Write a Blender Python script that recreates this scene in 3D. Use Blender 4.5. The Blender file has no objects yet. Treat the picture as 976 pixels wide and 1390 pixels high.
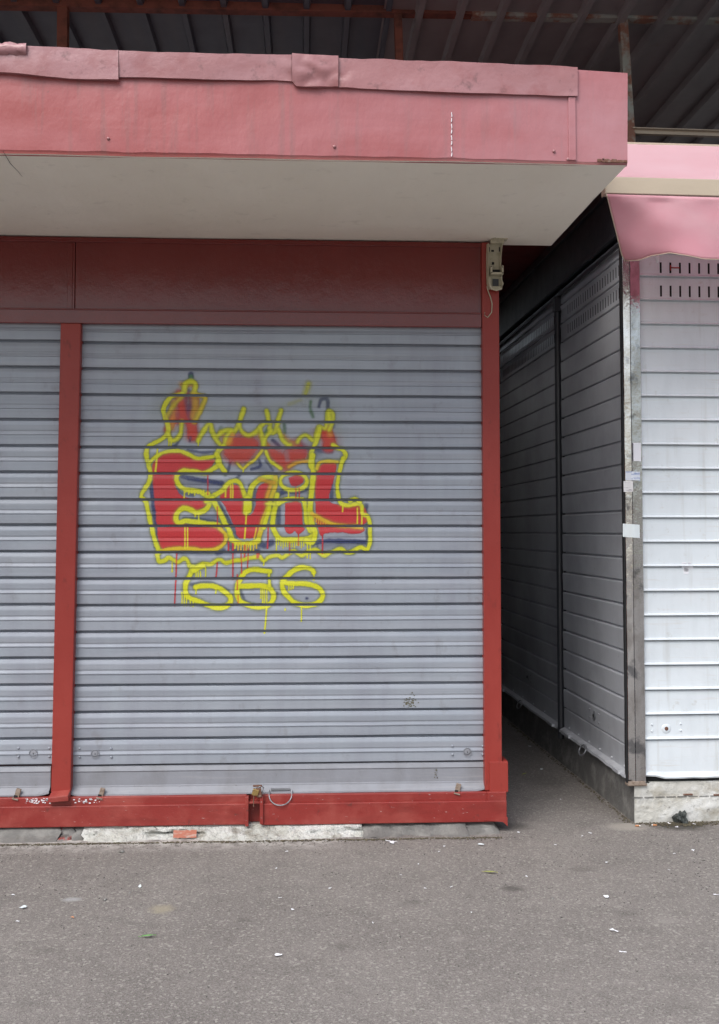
import bpy, bmesh, math, random
import numpy as np
from mathutils import Vector, Matrix, Euler, noise
random.seed(7); rng = np.random.default_rng(5)
S = bpy.context.scene; col = S.collection
R = math.radians
# ------------------------------------------------------------------ camera
F, CX, CY, H, DIST = 1450.0, 488.0, 650.0, 1.55, 5.6
cam_rot = Euler((R(90 + 2.76), 0, R(-2.96)), 'XYZ').to_matrix()
EYE = Vector((0, -DIST, H))
cd = bpy.data.cameras.new('camera'); cam = bpy.data.objects.new('camera', cd); col.objects.link(cam)
cam.location = EYE; cam.rotation_euler = (R(90 + 2.76), 0, R(-2.96))
cd.sensor_fit = 'HORIZONTAL'; cd.sensor_width = 36; cd.lens = 36 * F / 976
cd.shift_y = -45 / 976; cd.clip_end = 500; cd.clip_start = .05
S.camera = cam
def ray(px, py): return (cam_rot @ Vector(((px - CX) / F, -(py - CY) / F, -1))).normalized()
def PY(px, py, y=0.0):                       # measured point on the plane y
    d = ray(px, py); return EYE + d * ((y - EYE.y) / d.y)
def PZ(px, py, z=0.0):
    d = ray(px, py); return EYE + d * ((z - EYE.z) / d.z)
def Xf(px, y=0.0, py=720): return PY(px, py, y).x
def Zf(px, py, y=0.0): return PY(px, py, y).z
# second kiosk frame
K0 = PZ(858, 1117); KA = R(1.42)
KM = Matrix.Translation(K0) @ Matrix.Rotation(KA, 4, 'Z'); KI = KM.inverted()
def KP(px, py, ly=0.0):                      # local point on kiosk front plane
    o = KI @ EYE; d = KI.to_3x3() @ ray(px, py); return o + d * ((ly - o.y) / d.y)
def KS(px, py, lx=0.0):                      # local point on kiosk side plane
    o = KI @ EYE; d = KI.to_3x3() @ ray(px, py); return o + d * ((lx - o.x) / d.x)
# ------------------------------------------------------------------ materials
def lin(c): return [((v / 255 + .055) / 1.055) ** 2.4 if v > 10 else v / 255 / 12.92 for v in c]
def ramp(nt, fac, p0, p1, c0=(0, 0, 0, 1), c1=(1, 1, 1, 1)):
    r = nt.nodes.new('ShaderNodeValToRGB'); e = r.color_ramp.elements
    e[0].position, e[1].position = p0, p1; e[0].color, e[1].color = c0, c1
    nt.links.new(fac, r.inputs[0]); return r.outputs[0]
def noi(nt, vec, scale, detail=6, rough=.6, dist=0):
    n = nt.nodes.new('ShaderNodeTexNoise'); n.inputs['Scale'].default_value = scale
    n.inputs['Detail'].default_value = detail; n.inputs['Roughness'].default_value = rough; n.inputs['Distortion'].default_value = dist
    nt.links.new(vec, n.inputs['Vector']); return n.outputs['Fac']
def mapn(nt, vec, sc, loc=(0, 0, 0)):
    m = nt.nodes.new('ShaderNodeMapping'); m.inputs['Scale'].default_value = sc; m.inputs['Location'].default_value = loc
    nt.links.new(vec, m.inputs['Vector']); return m.outputs[0]
def mix(nt, fac, a, b, mode='MIX'):
    m = nt.nodes.new('ShaderNodeMix'); m.data_type = 'RGBA'; m.blend_type = mode
    for sock, v in ((m.inputs[0], fac), (m.inputs[6], a), (m.inputs[7], b)):
        if isinstance(v, (int, float)): sock.default_value = v
        elif isinstance(v, (tuple, list)): sock.default_value = tuple(v) + (1,) * (4 - len(v))
        else: nt.links.new(v, sock)
    return m.outputs[2]
def mat(name, base, rough=.5, metal=0, layers=(), bumps=(), rvar=.12, coat=0, spec=None):
    """layers: (color, scale3, noise scale, p0, p1, strength)  bumps: (scale3, noise scale, height m)"""
    m = bpy.data.materials.new(name); m.use_nodes = True; nt = m.node_tree; b = nt.nodes['Principled BSDF']
    tc = nt.nodes.new('ShaderNodeTexCoord').outputs['Object']
    c = tuple(base) + (1,)
    for i, (lc, sc3, sc, p0, p1, st) in enumerate(layers):
        f = ramp(nt, noi(nt, mapn(nt, tc, sc3, (i * 3.1, i * 1.7, i * 5.3)), sc), p0, p1, (0, 0, 0, 1), (st, st, st, 1))
        c = mix(nt, f, c, tuple(lc))
    if isinstance(c, tuple): b.inputs['Base Color'].default_value = c
    else: nt.links.new(c, b.inputs['Base Color'])
    rr = nt.nodes.new('ShaderNodeMapRange'); rr.inputs[3].default_value = max(.02, rough - rvar); rr.inputs[4].default_value = min(1, rough + rvar)
    nt.links.new(noi(nt, mapn(nt, tc, (1, 1, 1)), 9), rr.inputs[0]); nt.links.new(rr.outputs[0], b.inputs['Roughness'])
    b.inputs['Metallic'].default_value = metal
    if spec is not None: b.inputs['Specular IOR Level'].default_value = spec
    prev = None
    for sc3, sc, h in bumps:
        bp = nt.nodes.new('ShaderNodeBump'); bp.inputs['Distance'].default_value = h; bp.inputs['Strength'].default_value = 1
        nt.links.new(noi(nt, mapn(nt, tc, sc3), sc), bp.inputs['Height'])
        if prev: nt.links.new(prev, bp.inputs['Normal'])
        prev = bp.outputs[0]
    if prev: nt.links.new(prev, b.inputs['Normal'])
    return m
U = (1, 1, 1)
M = {}
M['red'] = mat('red_paint', (.26, .028, .021), .42, layers=[((.34, .05, .038), (1, 1, .3), 3, .35, .75, .8), ((.13, .022, .018), (1, 1, .5), 22, .6, .75, .6), ((.45, .14, .11), U, 70, .71, .76, .5)],
               bumps=[(U, 120, .0005), (U, 7, .003)], spec=.4)
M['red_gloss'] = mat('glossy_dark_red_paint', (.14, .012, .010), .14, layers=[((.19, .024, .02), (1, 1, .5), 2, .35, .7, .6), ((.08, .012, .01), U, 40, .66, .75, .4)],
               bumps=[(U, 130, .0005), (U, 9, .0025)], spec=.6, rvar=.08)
M['red_worn'] = mat('worn_red_paint', (.25, .026, .021), .45, layers=[((.34, .07, .055), (1, 1, 1), 6, .45, .7, .9), ((.19, .022, .017), (.5, 1, 2), 9, .5, .7, .7), ((.5, .42, .4), (1, 1, 3), 36, .67, .72, .8), ((.08, .03, .025), U, 26, .63, .74, .7)],
               bumps=[(U, 120, .0008), (U, 12, .003)])
M['red_broken'] = mat('chipped_red_and_grey_block', (.2, .19, .18), .9, layers=[((.32, .05, .04), (1, 1, .6), 14, .45, .52, .95), ((.08, .07, .065), U, 20, .55, .65, .8), ((.5, .48, .46), U, 40, .62, .68, .8)], bumps=[(U, 30, .008)])
M['pink'] = mat('faded_red_sheet_paint', (.32, .07, .068), .36, layers=[((.42, .15, .16), (.3, 1, 1), 1.6, .42, .62, .8), ((.30, .07, .065), (1, 1, .4), 5, .5, .75, .5), ((.22, .10, .095), (3, 1, .2), 9, .54, .7, .5), ((.14, .07, .065), (1, 1, 1), 34, .67, .75, .6), ((.45, .27, .29), (1, 1, 1), 90, .7, .78, .35)],
               bumps=[(U, 60, .0005), ((1, 1, .6), 3, .01)], spec=.5)
M['flash'] = mat('faded_crinkled_flashing', (.33, .145, .15), .36, layers=[((.38, .2, .215), (.5, 1, 1), 5, .4, .65, .7), ((.15, .075, .075), (1, 1, 1), 22, .6, .74, .7), ((.27, .085, .085), (1, 1, 1), 8, .5, .7, .6)],
               bumps=[(U, 50, .001), (U, 5, .006)], spec=.5)
M['soffit'] = mat('soffit_board', (.90, .85, .75), .7, layers=[((.82, .765, .66), (1, .5, 1), 2, .4, .7, .7), ((.35, .32, .26), U, 50, .72, .78, .5), ((.5, .46, .39), (1, 1, 1), 12, .6, .8, .4)], bumps=[((1, .5, 1), 3, .012), (U, 90, .0004)])
M['slat'] = mat('galvanised_slat_metal', (.325, .355, .405), .42, .2, layers=[((.43, .45, .485), (.12, 1, 5), 2.6, .45, .75, .55), ((.22, .235, .26), (.1, 1, 9), 2.2, .5, .75, .5), ((.27, .28, .33), (3, 1, .5), 2.2, .42, .68, .6), ((.40, .41, .46), (.4, 1, 7), 3.5, .5, .75, .5), ((.2, .195, .2), (1.4, 1, 1), 9, .6, .76, .5), ((.09, .085, .08), U, 60, .71, .76, .6)],
                bumps=[((1, 1, 1), 40, .0005), ((.6, 1, 1), 3, .002)], rvar=.1)
M['rail_metal'] = mat('weathered_rail_metal', (.27, .278, .31), .5, .1, layers=[((.2, .2, .21), (1.2, 1, .6), 6, .45, .7, .7), ((.36, .36, .38), (.4, 1, 9), 6, .55, .75, .6), ((.12, .11, .1), U, 40, .66, .76, .6)], bumps=[(U, 40, .0006), (U, 5, .003)])
M['galv'] = mat('grey_steel', (.27, .28, .30), .4, .6, layers=[((.14, .13, .12), U, 30, .55, .75, .7)], bumps=[(U, 80, .0006)])
M['white_slat'] = mat('white_painted_slat', (.70, .75, .79), .35, layers=[((.60, .645, .68), (2, 1, .6), 5, .45, .75, .7), ((.5, .49, .46), (1, 1, 1), 22, .62, .76, .6), ((.52, .53, .52), (6, 1, .4), 4, .56, .72, .5), ((.6, .58, .55), (.4, 1, 8), 9, .58, .7, .6), ((.7, .73, .76), U, 4, .5, .7, .5)], bumps=[(U, 8, .003)])
M['side_slat'] = mat('grey_side_slat', (.57, .585, .62), .2, .1, layers=[((.38, .385, .41), (.6, .6, .8), 2.4, .4, .7, .7), ((.2, .19, .19), (1, 1, 1), 30, .66, .76, .5)], bumps=[(U, 3, .004)], spec=.6)
M['dark_metal'] = mat('black_painted_metal', (.028, .03, .036), .35, layers=[((.05, .05, .055), (1, .4, 1), 5, .4, .75, .7)], bumps=[(U, 8, .004)])
M['steel'] = mat('stainless_steel', (.66, .66, .66), .1, .98, layers=[((.42, .40, .38), (1, 1, .6), 6, .5, .6, .7), ((.14, .15, .17), (1, 1, .8), 9, .56, .64, .7)], bumps=[((1, 1, .5), 7, .008), (U, 40, .0008)], rvar=.06)  # darker patches in the colour stand in for reflections
M['cream'] = mat('cream_plastic', (.46, .42, .31), .45, layers=[((.28, .25, .17), U, 30, .5, .7, .7)], bumps=[(U, 70, .0006)])
M['beige'] = mat('beige_aluminium', (.50, .42, .32), .4, layers=[((.4, .33, .25), (.3, 1, 1), 4, .4, .7, .6)], bumps=[(U, 10, .002)])
M['concrete'] = mat('whitewashed_concrete', (.50, .50, .46), .9, layers=[((.62, .62, .6), U, 6, .45, .6, .8), ((.27, .25, .21), U, 9, .52, .66, .9), ((.12, .12, .1), U, 30, .62, .72, .8), ((.3, .33, .22), (1, 1, 3), 12, .62, .72, .5)], bumps=[(U, 40, .012), (U, 10, .03)])
M['concrete_grey'] = mat('grey_concrete', (.15, .145, .138), .9, layers=[((.27, .262, .245), U, 9, .48, .66, .8), ((.12, .115, .1), U, 16, .58, .72, .8)], bumps=[(U, 40, .006)])
M['plinth'] = mat('patchy_concrete_plinth', (.52, .51, .47), .9, layers=[((.68, .68, .66), (1, 1, 1), 5, .5, .62, .9), ((.33, .29, .22), (1, 1, 1.5), 7, .52, .68, .8), ((.15, .14, .12), U, 34, .64, .74, .7)], bumps=[(U, 30, .006), (U, 8, .02)])
M['brick'] = mat('brick_red_patch', (.42, .15, .10), .85, layers=[((.5, .4, .35), (1, 1, 4), 20, .5, .65, .8)], bumps=[(U, 50, .004)])
M['fabric'] = mat('pink_awning_fabric', (.74, .38, .44), .85, layers=[((.84, .60, .63), (.6, 1, 1), 4, .4, .7, .7), ((.74, .34, .4), (1, 1, 1), 9, .6, .8, .4)], bumps=[(U, 400, .0003)])
M['fabric_top'] = mat('sun_faded_awning_fabric', (.66, .43, .46), .85, layers=[((.7, .52, .55), (.6, 1, 1), 4, .4, .7, .8)], bumps=[(U, 400, .0003)])
M['deck_dark'] = mat('dark_roof_sheet', (.10, .12, .155), .5, .2, layers=[((.14, .15, .17), (3, .3, 1), 2, .4, .7, .7)])
M['deck'] = mat('grey_roof_sheet', (.36, .36, .37), .5, .3, layers=[((.24, .24, .25), (1, .5, 1), 2, .4, .7, .8), ((.3, .22, .16), U, 5, .62, .75, .4)])
M['rust'] = mat('rusty_beam_paint', (.34, .37, .34), .8, layers=[((.26, .12, .08), (1, 1, 1), 6, .44, .56, .95), ((.5, .5, .42), U, 14, .58, .68, .7)], bumps=[(U, 40, .002)])
M['brown'] = mat('brown_primer', (.22, .075, .05), .7, layers=[((.06, .025, .018), U, 8, .45, .7, .8)])
M['dull_red'] = mat('dull_red_sheet', (.20, .035, .03), .5, layers=[((.06, .012, .01), U, 3, .4, .7, .8)])
M['black'] = mat('black_gap', (.012, .012, .013), .8)
M['brass'] = mat('worn_brass', (.42, .29, .11), .4, .7, layers=[((.2, .1, .06), U, 60, .45, .65, .8)])
M['rusty'] = mat('rusted_iron', (.16, .075, .05), .8, .2, layers=[((.3, .24, .2), U, 60, .5, .7, .7)])
M['tab'] = mat('weathered_tab_metal', (.34, .27, .22), .6, .3, layers=[((.2, .14, .1), U, 60, .45, .65, .8)])
M['paper'] = mat('white_paper', (.80, .80, .84), .7)
M['paper_cool'] = mat('bluish_paper', (.74, .80, .82), .5)
M['leaf'] = mat('fallen_leaf', (.22, .26, .07), .7, layers=[((.4, .34, .12), U, 60, .4, .6, .8)])
M['green_leaf'] = mat('green_leaf', (.12, .28, .08), .7)
M['stone'] = mat('grey_pebble', (.16, .15, .14), .9, layers=[((.4, .4, .38), U, 60, .5, .6, .8)])
M['butt'] = mat('cigarette_filter', (.55, .25, .12), .8)
M['butt_white'] = mat('cigarette_paper', (.7, .68, .64), .8)
M['char'] = mat('dark_wet_debris', (.03, .035, .034), .6, layers=[((.09, .1, .09), U, 60, .5, .65, .8)], bumps=[(U, 80, .004)])
M['grit'] = mat('grit_dirt', (.09, .075, .05), 1, layers=[((.2, .18, .12), U, 90, .5, .6, .8)], bumps=[(U, 120, .004)])
def translucent(m, c, f):
    nt = m.node_tree; b = nt.nodes['Principled BSDF']; t = nt.nodes.new('ShaderNodeBsdfTranslucent'); t.inputs[0].default_value = (*c, 1)
    x = nt.nodes.new('ShaderNodeMixShader'); x.inputs[0].default_value = f; nt.links.new(b.outputs[0], x.inputs[1]); nt.links.new(t.outputs[0], x.inputs[2]); nt.links.new(x.outputs[0], nt.nodes['Material Output'].inputs[0])
translucent(M['fabric'], (.9, .5, .6), .35); translucent(M['fabric_top'], (.9, .5, .58), .4)
def blend_x(m, x0, x1, c, st):                    # mixes in a second, paler colour towards one end along x
    nt = m.node_tree; b = nt.nodes['Principled BSDF']; src = b.inputs['Base Color'].links[0].from_socket
    tc = nt.nodes.new('ShaderNodeTexCoord').outputs['Object']; sp = nt.nodes.new('ShaderNodeSeparateXYZ'); nt.links.new(tc, sp.inputs[0])
    mr = nt.nodes.new('ShaderNodeMapRange'); mr.inputs[1].default_value = x0; mr.inputs[2].default_value = x1; mr.inputs[4].default_value = st; nt.links.new(sp.outputs[0], mr.inputs[0])
    ml = nt.nodes.new('ShaderNodeMath'); ml.operation = 'MULTIPLY'; nt.links.new(mr.outputs[0], ml.inputs[0]); nt.links.new(ramp(nt, noi(nt, mapn(nt, tc, (.5, 1, 1)), 3, 6), .2, .65), ml.inputs[1])
    nt.links.new(mix(nt, ml.outputs[0], src, c), b.inputs['Base Color'])
blend_x(M['pink'], -.5, 1.3, (.45, .24, .27), .75)
# printed sticker: pale paper with blurred blue lines of print
def sticker_mat(name, base, ink, zs, p0):
    m = mat(name, base, .6, layers=[(ink, (6, 6, 26), zs, p0, p0 + .05, .7)]); return m
M['sticker_blue'] = sticker_mat('blue_printed_sticker', (.70, .74, .82), (.16, .24, .5), 4, .5)
M['sticker_grey'] = sticker_mat('grey_printed_sticker', (.74, .73, .74), (.2, .18, .22), 3, .56)
# asphalt
def asphalt():
    m = bpy.data.materials.new('asphalt'); m.use_nodes = True; nt = m.node_tree; b = nt.nodes['Principled BSDF']
    tc = nt.nodes.new('ShaderNodeTexCoord').outputs['Object']
    c = mix(nt, ramp(nt, noi(nt, mapn(nt, tc, (1, 1, 1)), 1.1, 5), .35, .68), (.165, .147, .136), (.215, .193, .178))
    c = mix(nt, ramp(nt, noi(nt, mapn(nt, tc, (1, 1, 1), (4, 2, 0)), 6, 6), .5, .75, c1=(.5, .5, .5, 1)), c, (.10, .089, .081))
    v = nt.nodes.new('ShaderNodeTexVoronoi'); v.inputs['Scale'].default_value = 230; nt.links.new(tc, v.inputs['Vector'])
    sep = nt.nodes.new('ShaderNodeSeparateColor'); nt.links.new(v.outputs['Color'], sep.inputs[0])
    c = mix(nt, ramp(nt, sep.outputs[0], .5, .95, c1=(.36,) * 3 + (1,)), c, (.42, .39, .36))
    c = mix(nt, ramp(nt, sep.outputs[1], .55, .9, c1=(.36,) * 3 + (1,)), c, (.035, .031, .029))
    v2 = nt.nodes.new('ShaderNodeTexVoronoi'); v2.inputs['Scale'].default_value = 110; nt.links.new(tc, v2.inputs['Vector'])
    s2 = nt.nodes.new('ShaderNodeSeparateColor'); nt.links.new(v2.outputs['Color'], s2.inputs[0])
    c = mix(nt, ramp(nt, s2.outputs[0],   .88, .97, c1=(.75,) * 3 + (1,)), c, (.33, .31, .28))
    # pale lime dust along the foot of the red kiosk
    sx = nt.nodes.new('ShaderNodeSeparateXYZ'); nt.links.new(tc, sx.inputs[0])
    mr = nt.nodes.new('ShaderNodeMapRange'); mr.inputs[1].default_value = -.34; mr.inputs[2].default_value = -.16; nt.links.new(sx.outputs[1], mr.inputs[0])
    mx = nt.nodes.new('ShaderNodeMapRange'); mx.inputs[1].default_value = .25; mx.inputs[2].default_value = .05; nt.links.new(sx.outputs[0], mx.inputs[0])
    mm = nt.nodes.new('ShaderNodeMath'); mm.operation = 'MULTIPLY'; nt.links.new(mr.outputs[0], mm.inputs[0]); nt.links.new(mx.outputs[0], mm.inputs[1])
    m3 = nt.nodes.new('ShaderNodeMath'); m3.operation = 'MULTIPLY'; nt.links.new(mm.outputs[0], m3.inputs[0])
    nt.links.new(ramp(nt, noi(nt, mapn(nt, tc, U), 14, 8, .7), .38, .6), m3.inputs[1])
    c = mix(nt, m3.outputs[0], c, (.5, .48, .45))
    # one pale dried spill
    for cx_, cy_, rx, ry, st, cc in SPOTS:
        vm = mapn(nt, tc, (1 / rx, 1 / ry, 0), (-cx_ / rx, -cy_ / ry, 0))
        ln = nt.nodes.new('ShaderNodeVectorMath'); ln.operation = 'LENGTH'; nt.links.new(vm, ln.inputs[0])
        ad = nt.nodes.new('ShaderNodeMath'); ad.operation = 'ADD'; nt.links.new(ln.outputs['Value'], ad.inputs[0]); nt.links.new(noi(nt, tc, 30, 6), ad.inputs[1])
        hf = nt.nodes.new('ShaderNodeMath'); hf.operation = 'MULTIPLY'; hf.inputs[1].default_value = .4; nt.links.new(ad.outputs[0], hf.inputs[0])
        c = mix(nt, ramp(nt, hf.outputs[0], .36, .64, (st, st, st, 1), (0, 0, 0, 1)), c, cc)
    nt.links.new(c, b.inputs['Base Color']); b.inputs['Roughness'].default_value = .85
    bp = nt.nodes.new('ShaderNodeBump'); bp.inputs['Distance'].default_value = .002; nt.links.new(v.outputs['Distance'], bp.inputs['Height'])
    bq = nt.nodes.new('ShaderNodeBump'); bq.inputs['Distance'].default_value = .003; nt.links.new(noi(nt, tc, 45, 8), bq.inputs['Height']); nt.links.new(bp.outputs[0], bq.inputs['Normal'])
    nt.links.new(bq.outputs[0], b.inputs['Normal'])
    return m
def _sp(px, py): p = PZ(px, py); return p.x, p.y
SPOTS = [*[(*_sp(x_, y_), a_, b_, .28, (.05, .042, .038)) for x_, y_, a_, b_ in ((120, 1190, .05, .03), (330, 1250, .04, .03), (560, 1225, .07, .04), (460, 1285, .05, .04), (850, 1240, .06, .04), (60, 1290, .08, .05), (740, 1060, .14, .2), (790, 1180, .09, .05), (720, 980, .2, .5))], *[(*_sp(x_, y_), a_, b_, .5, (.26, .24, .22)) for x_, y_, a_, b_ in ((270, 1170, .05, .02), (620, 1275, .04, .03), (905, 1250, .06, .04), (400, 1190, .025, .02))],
         (*_sp(219, 1234), .06, .06, .6, (.33, .29, .2)), (*_sp(97, 1221), .05, .03, .7, (.36, .36, .36)), (*_sp(695, 1206), .06, .05, .6, (.05, .045, .04)),
         (*_sp(850, 1122), .13, .09, .8, (.36, .33, .29)), (*_sp(925, 1122), .17, .09, .8, (.04, .037, .03)), (*_sp(700, 1122), .1, .08, .6, (.06, .055, .05)), (*_sp(80, 1146), .12, .05, .6, (.3, .29, .28))]
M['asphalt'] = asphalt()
# ------------------------------------------------------------------ mesh helpers
class MB:
    def __init__(s): s.v = []; s.f = []; s.mi = []; s.cur = 0
    def quad(s, *p):
        n = len(s.v); s.v += [tuple(q) for q in p]; s.f.append(tuple(range(n, n + len(p)))); s.mi.append(s.cur)
    def hexa(s, p):                              # 8 corners: bottom 4, top 4
        n = len(s.v); s.v += [tuple(q) for q in p]
        for q in ((3, 2, 1, 0), (4, 5, 6, 7), (0, 1, 5, 4), (1, 2, 6, 5), (2, 3, 7, 6), (3, 0, 4, 7)):
            s.f.append(tuple(n + i for i in q)); s.mi.append(s.cur)
        return s
    def box(s, x0, x1, y0, y1, z0, z1, m=None):
        p = [Vector(q) for q in ((x0, y0, z0), (x1, y0, z0), (x1, y1, z0), (x0, y1, z0), (x0, y0, z1), (x1, y0, z1), (x1, y1, z1), (x0, y1, z1))]
        if m: p = [m @ q for q in p]
        return s.hexa(p)
    def grid(s, rows, flip=False):
        n = len(s.v); w = len(rows[0])
        for r in rows: s.v += [tuple(q) for q in r]
        for i in range(len(rows) - 1):
            for j in range(w - 1):
                a = n + i * w + j; q = (a, a + 1, a + w + 1, a + w)
                s.f.append(q[::-1] if flip else q); s.mi.append(s.cur)
        return s
    def tube(s, pts, r, n=10, cap=True):
        pts = [Vector(p) for p in pts]; rings = []
        for i, p in enumerate(pts):
            t = (pts[min(i + 1, len(pts) - 1)] - pts[max(i - 1, 0)]).normalized()
            a = t.cross(Vector((0, 0, 1))); a = a if a.length > .1 else t.cross(Vector((0, 1, 0))); a.normalize(); b = t.cross(a)
            rad = r[i] if isinstance(r, (list, tuple)) else r
            rings.append([p + (a * math.cos(k * 2 * math.pi / n) + b * math.sin(k * 2 * math.pi / n)) * rad for k in range(n)])
        base = len(s.v)
        for g in rings: s.v += [tuple(q) for q in g]
        for i in range(len(rings) - 1):
            for k in range(n):
                s.f.append((base + i * n + k, base + i * n + (k + 1) % n, base + (i + 1) * n + (k + 1) % n, base + (i + 1) * n + k)); s.mi.append(s.cur)
        if cap:
            s.f.append(tuple(base + k for k in range(n))[::-1]); s.mi.append(s.cur)
            s.f.append(tuple(base + (len(rings) - 1) * n + k for k in range(n))); s.mi.append(s.cur)
        return s
    def dome(s, c, r, h, axis=(0, -1, 0), n=10):  # rivet head
        c = Vector(c); ax = Vector(axis).normalized(); q = ax.to_track_quat('Z', 'Y').to_matrix()
        rings = [[c + q @ Vector((math.cos(k * 2 * math.pi / n) * rr, math.sin(k * 2 * math.pi / n) * rr, hh)) for k in range(n)] for rr, hh in ((r, -.001), (r * .9, h * .5), (r * .55, h * .9))]
        base = len(s.v)
        for g in rings: s.v += [tuple(p) for p in g]
        s.v.append(tuple(c + ax * h))
        for i in range(2):
            for k in range(n): s.f.append((base + i * n + k, base + i * n + (k + 1) % n, base + (i + 1) * n + (k + 1) % n, base + (i + 1) * n + k)); s.mi.append(s.cur)
        for k in range(n): s.f.append((base + 2 * n + k, base + 2 * n + (k + 1) % n, base + 3 * n)); s.mi.append(s.cur)
        return s
    def build(s, name, mats, parent=None, bevel=0, smooth=False):
        me = bpy.data.meshes.new(name); me.from_pydata(s.v, [], s.f)
        mats = mats if isinstance(mats, (list, tuple)) else [mats]
        for m in mats: me.materials.append(m)
        me.polygons.foreach_set('material_index', s.mi)
        if smooth: me.polygons.foreach_set('use_smooth', [True] * len(s.f))
        me.update(); o = bpy.data.objects.new(name, me); col.objects.link(o)
        if parent: o.parent = parent
        if bevel:
            b = o.modifiers.new('bevel', 'BEVEL'); b.width = bevel; b.segments = 2; b.limit_method = 'ANGLE'
        return o
def thing(name, label, cat, loc=(0, 0, 0), rz=0, group=None):
    o = bpy.data.objects.new(name, None); col.objects.link(o); o.location = loc; o.rotation_euler = (0, 0, rz); o.empty_display_size = .1
    return tag(o, label, cat, group)
def tag(o, label=None, cat=None, group=None, kind=None):
    if label: o['label'] = label
    if cat: o['category'] = cat
    if group: o['group'] = group
    if kind: o['kind'] = kind
    return o
def nz(x, y, z=0): return noise.noise(Vector((x, y, z)))
def fbm(x, y, z=0, o=4): return sum(noise.noise(Vector((x * 2 ** i, y * 2 ** i, z + i * 9.1))) / 2 ** i for i in range(o))
# ------------------------------------------------------------------ ground
g = MB(); g.quad((-150, -150, 0), (150, -150, 0), (150, 150, 0), (-150, 150, 0))
tag(g.build('ground', M['asphalt']), kind='structure')
# ------------------------------------------------------------------ red kiosk
kx0 = -4.2; kxr = Xf(679.5, -.05)
ZS = Zf(300, 325.5, 0)                                 # soffit height
kiosk = thing('market_kiosk', 'dark red metal kiosk with closed grey roller shutters and a projecting faded canopy', 'kiosk', (0, 0, 0))
b = MB(); b.box(kx0, kxr - .02, .05, 6.4, .03, ZS + .3)
b.build('wall', M['dull_red'], kiosk, .004)
b = MB(); b.box(kxr - .019, kxr - .012, .12, 6.3, .12, ZS - .1); b.build('side_panel', M['side_slat'], kiosk)  # unseen pale panel, added to bounce light into the alley
ztopL = Zf(300, 441.5, 0)                              # head of shutter opening
band_b = Zf(300, 441, -.045); band_t = Zf(300, 422, -.045)
# lintel
b = MB()
sx = Xf(97.5, -.03)
b.box(kx0, sx - .0012, -.03, .05, band_t - .01, ZS - .004)
b.box(sx + .0012, Xf(656.5, -.03), -.03, .05, band_t - .01, ZS - .004)
b.box(kx0, kxr - .005, -.038, .05, Zf(300, 331, -.038), ZS - .006)      # top trim
b.box(sx - .04, sx - .012, -.0335, .04, band_t - .005, Zf(300, 333, -.03))
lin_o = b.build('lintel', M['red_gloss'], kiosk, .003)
b = MB(); b.box(kx0, Xf(655.5, -.045), -.047, .05, band_b, band_t)
b.box(kx0, Xf(655.5, -.045), -.052, -.04, band_t - .004, band_t + .004)
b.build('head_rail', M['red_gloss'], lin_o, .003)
zsill = Zf(300, 1079.5, -.06); zrail2 = Zf(300, 1091.5, -.075); zrb = Zf(300, 1120, -.075)
# posts
p = MB(); x0, x1 = Xf(656.3, -.055), Xf(679.5, -.055)
p.box(x0, x1, -.055, .06, zsill + .005, ZS - .008)
pr = p.build('post', M['red'], kiosk, .004)
fs = MB(); fs.box(Xf(662.5, -.062), Xf(687.5, -.062), -.066, .065, Zf(670, 1075.5, -.066), Zf(670, 1034, -.066)); fs.build('foot_sleeve', M['red'], pr, .003)
p = MB(); x0, x1 = Xf(76.8, -.055), Xf(104, -.055)
# the left post drifts a little to the left towards its foot, as the old frame does
xb0, xb1 = Xf(74, -.055), Xf(100.3, -.055)
zb, zt = Zf(88, 1076, -.055), band_b - .001
p.hexa([(xb0, -.055, zb), (xb1, -.055, zb), (xb1, .05, zb), (xb0, .05, zb), (x0 + .006, -.055, zt), (x1 + .008, -.055, zt), (x1 + .008, .05, zt), (x0 + .006, .05, zt)])
pl = p.build('post', M['red'], kiosk, .004)
fs = MB(); za, zb2, zc = Zf(88, 1074, -.06), Zf(88, 1083, -.1), Zf(88, 1091, -.1)
A0, A1 = Xf(72, -.06), Xf(100, -.06)
fs.hexa([(A0, -.1, zc + .005), (A1, -.1, zc + .012), (A1, -.04, zc + .012), (A0, -.04, zc + .005), (A0 + .003, -.1, zb2), (A1 - .002, -.1, zb2 + .012), (A1, -.052, za + .008), (A0 + .01, -.052, za)])
fs.build('foot_flange', M['red_worn'], pl, .003)
p = MB(); p.box(kx0, kx0 + .1, -.055, .05, zsill + .005, band_b); p.build('post', M['red'], kiosk, .004)
# base rail with lock slot
b = MB(); XR = Xf(685.5, -.075)
s0, s1 = Xf(336.5, -.075), Xf(356.5, -.075)
b.box(kx0, s0, -.062, .04, zrail2 - .004, zsill); b.box(s1, XR - .02, -.062, .04, zrail2 - .004, zsill)
b.box(kx0, s0, -.075, .04, zrb, zrail2); b.box(s1, XR, -.0755, .04, zrb - .004, zrail2 - .001)
b.box(XR - .1, XR - .001, -.074, .3, zrb + .003, zsill + .003)
base = b.build('base_rail', M['red_worn'], kiosk, .004)
b = MB(); b.box(s0 + .001, s1 - .001, -.02, .03, zrb, zsill - .004)
b.box(s0 - .006, s0 + .011, -.088, -.015, zrb - .006, zsill - .006); b.box(s1 - .008, s1 + .01, -.088, -.015, zrb + .004, zsill - .004)
b.box(s0 + .011, s1 - .008, -.08, -.02, zsill - .04, zsill - .03)
b.build('lock_slot', M['red_worn'], base, .002)
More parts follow.
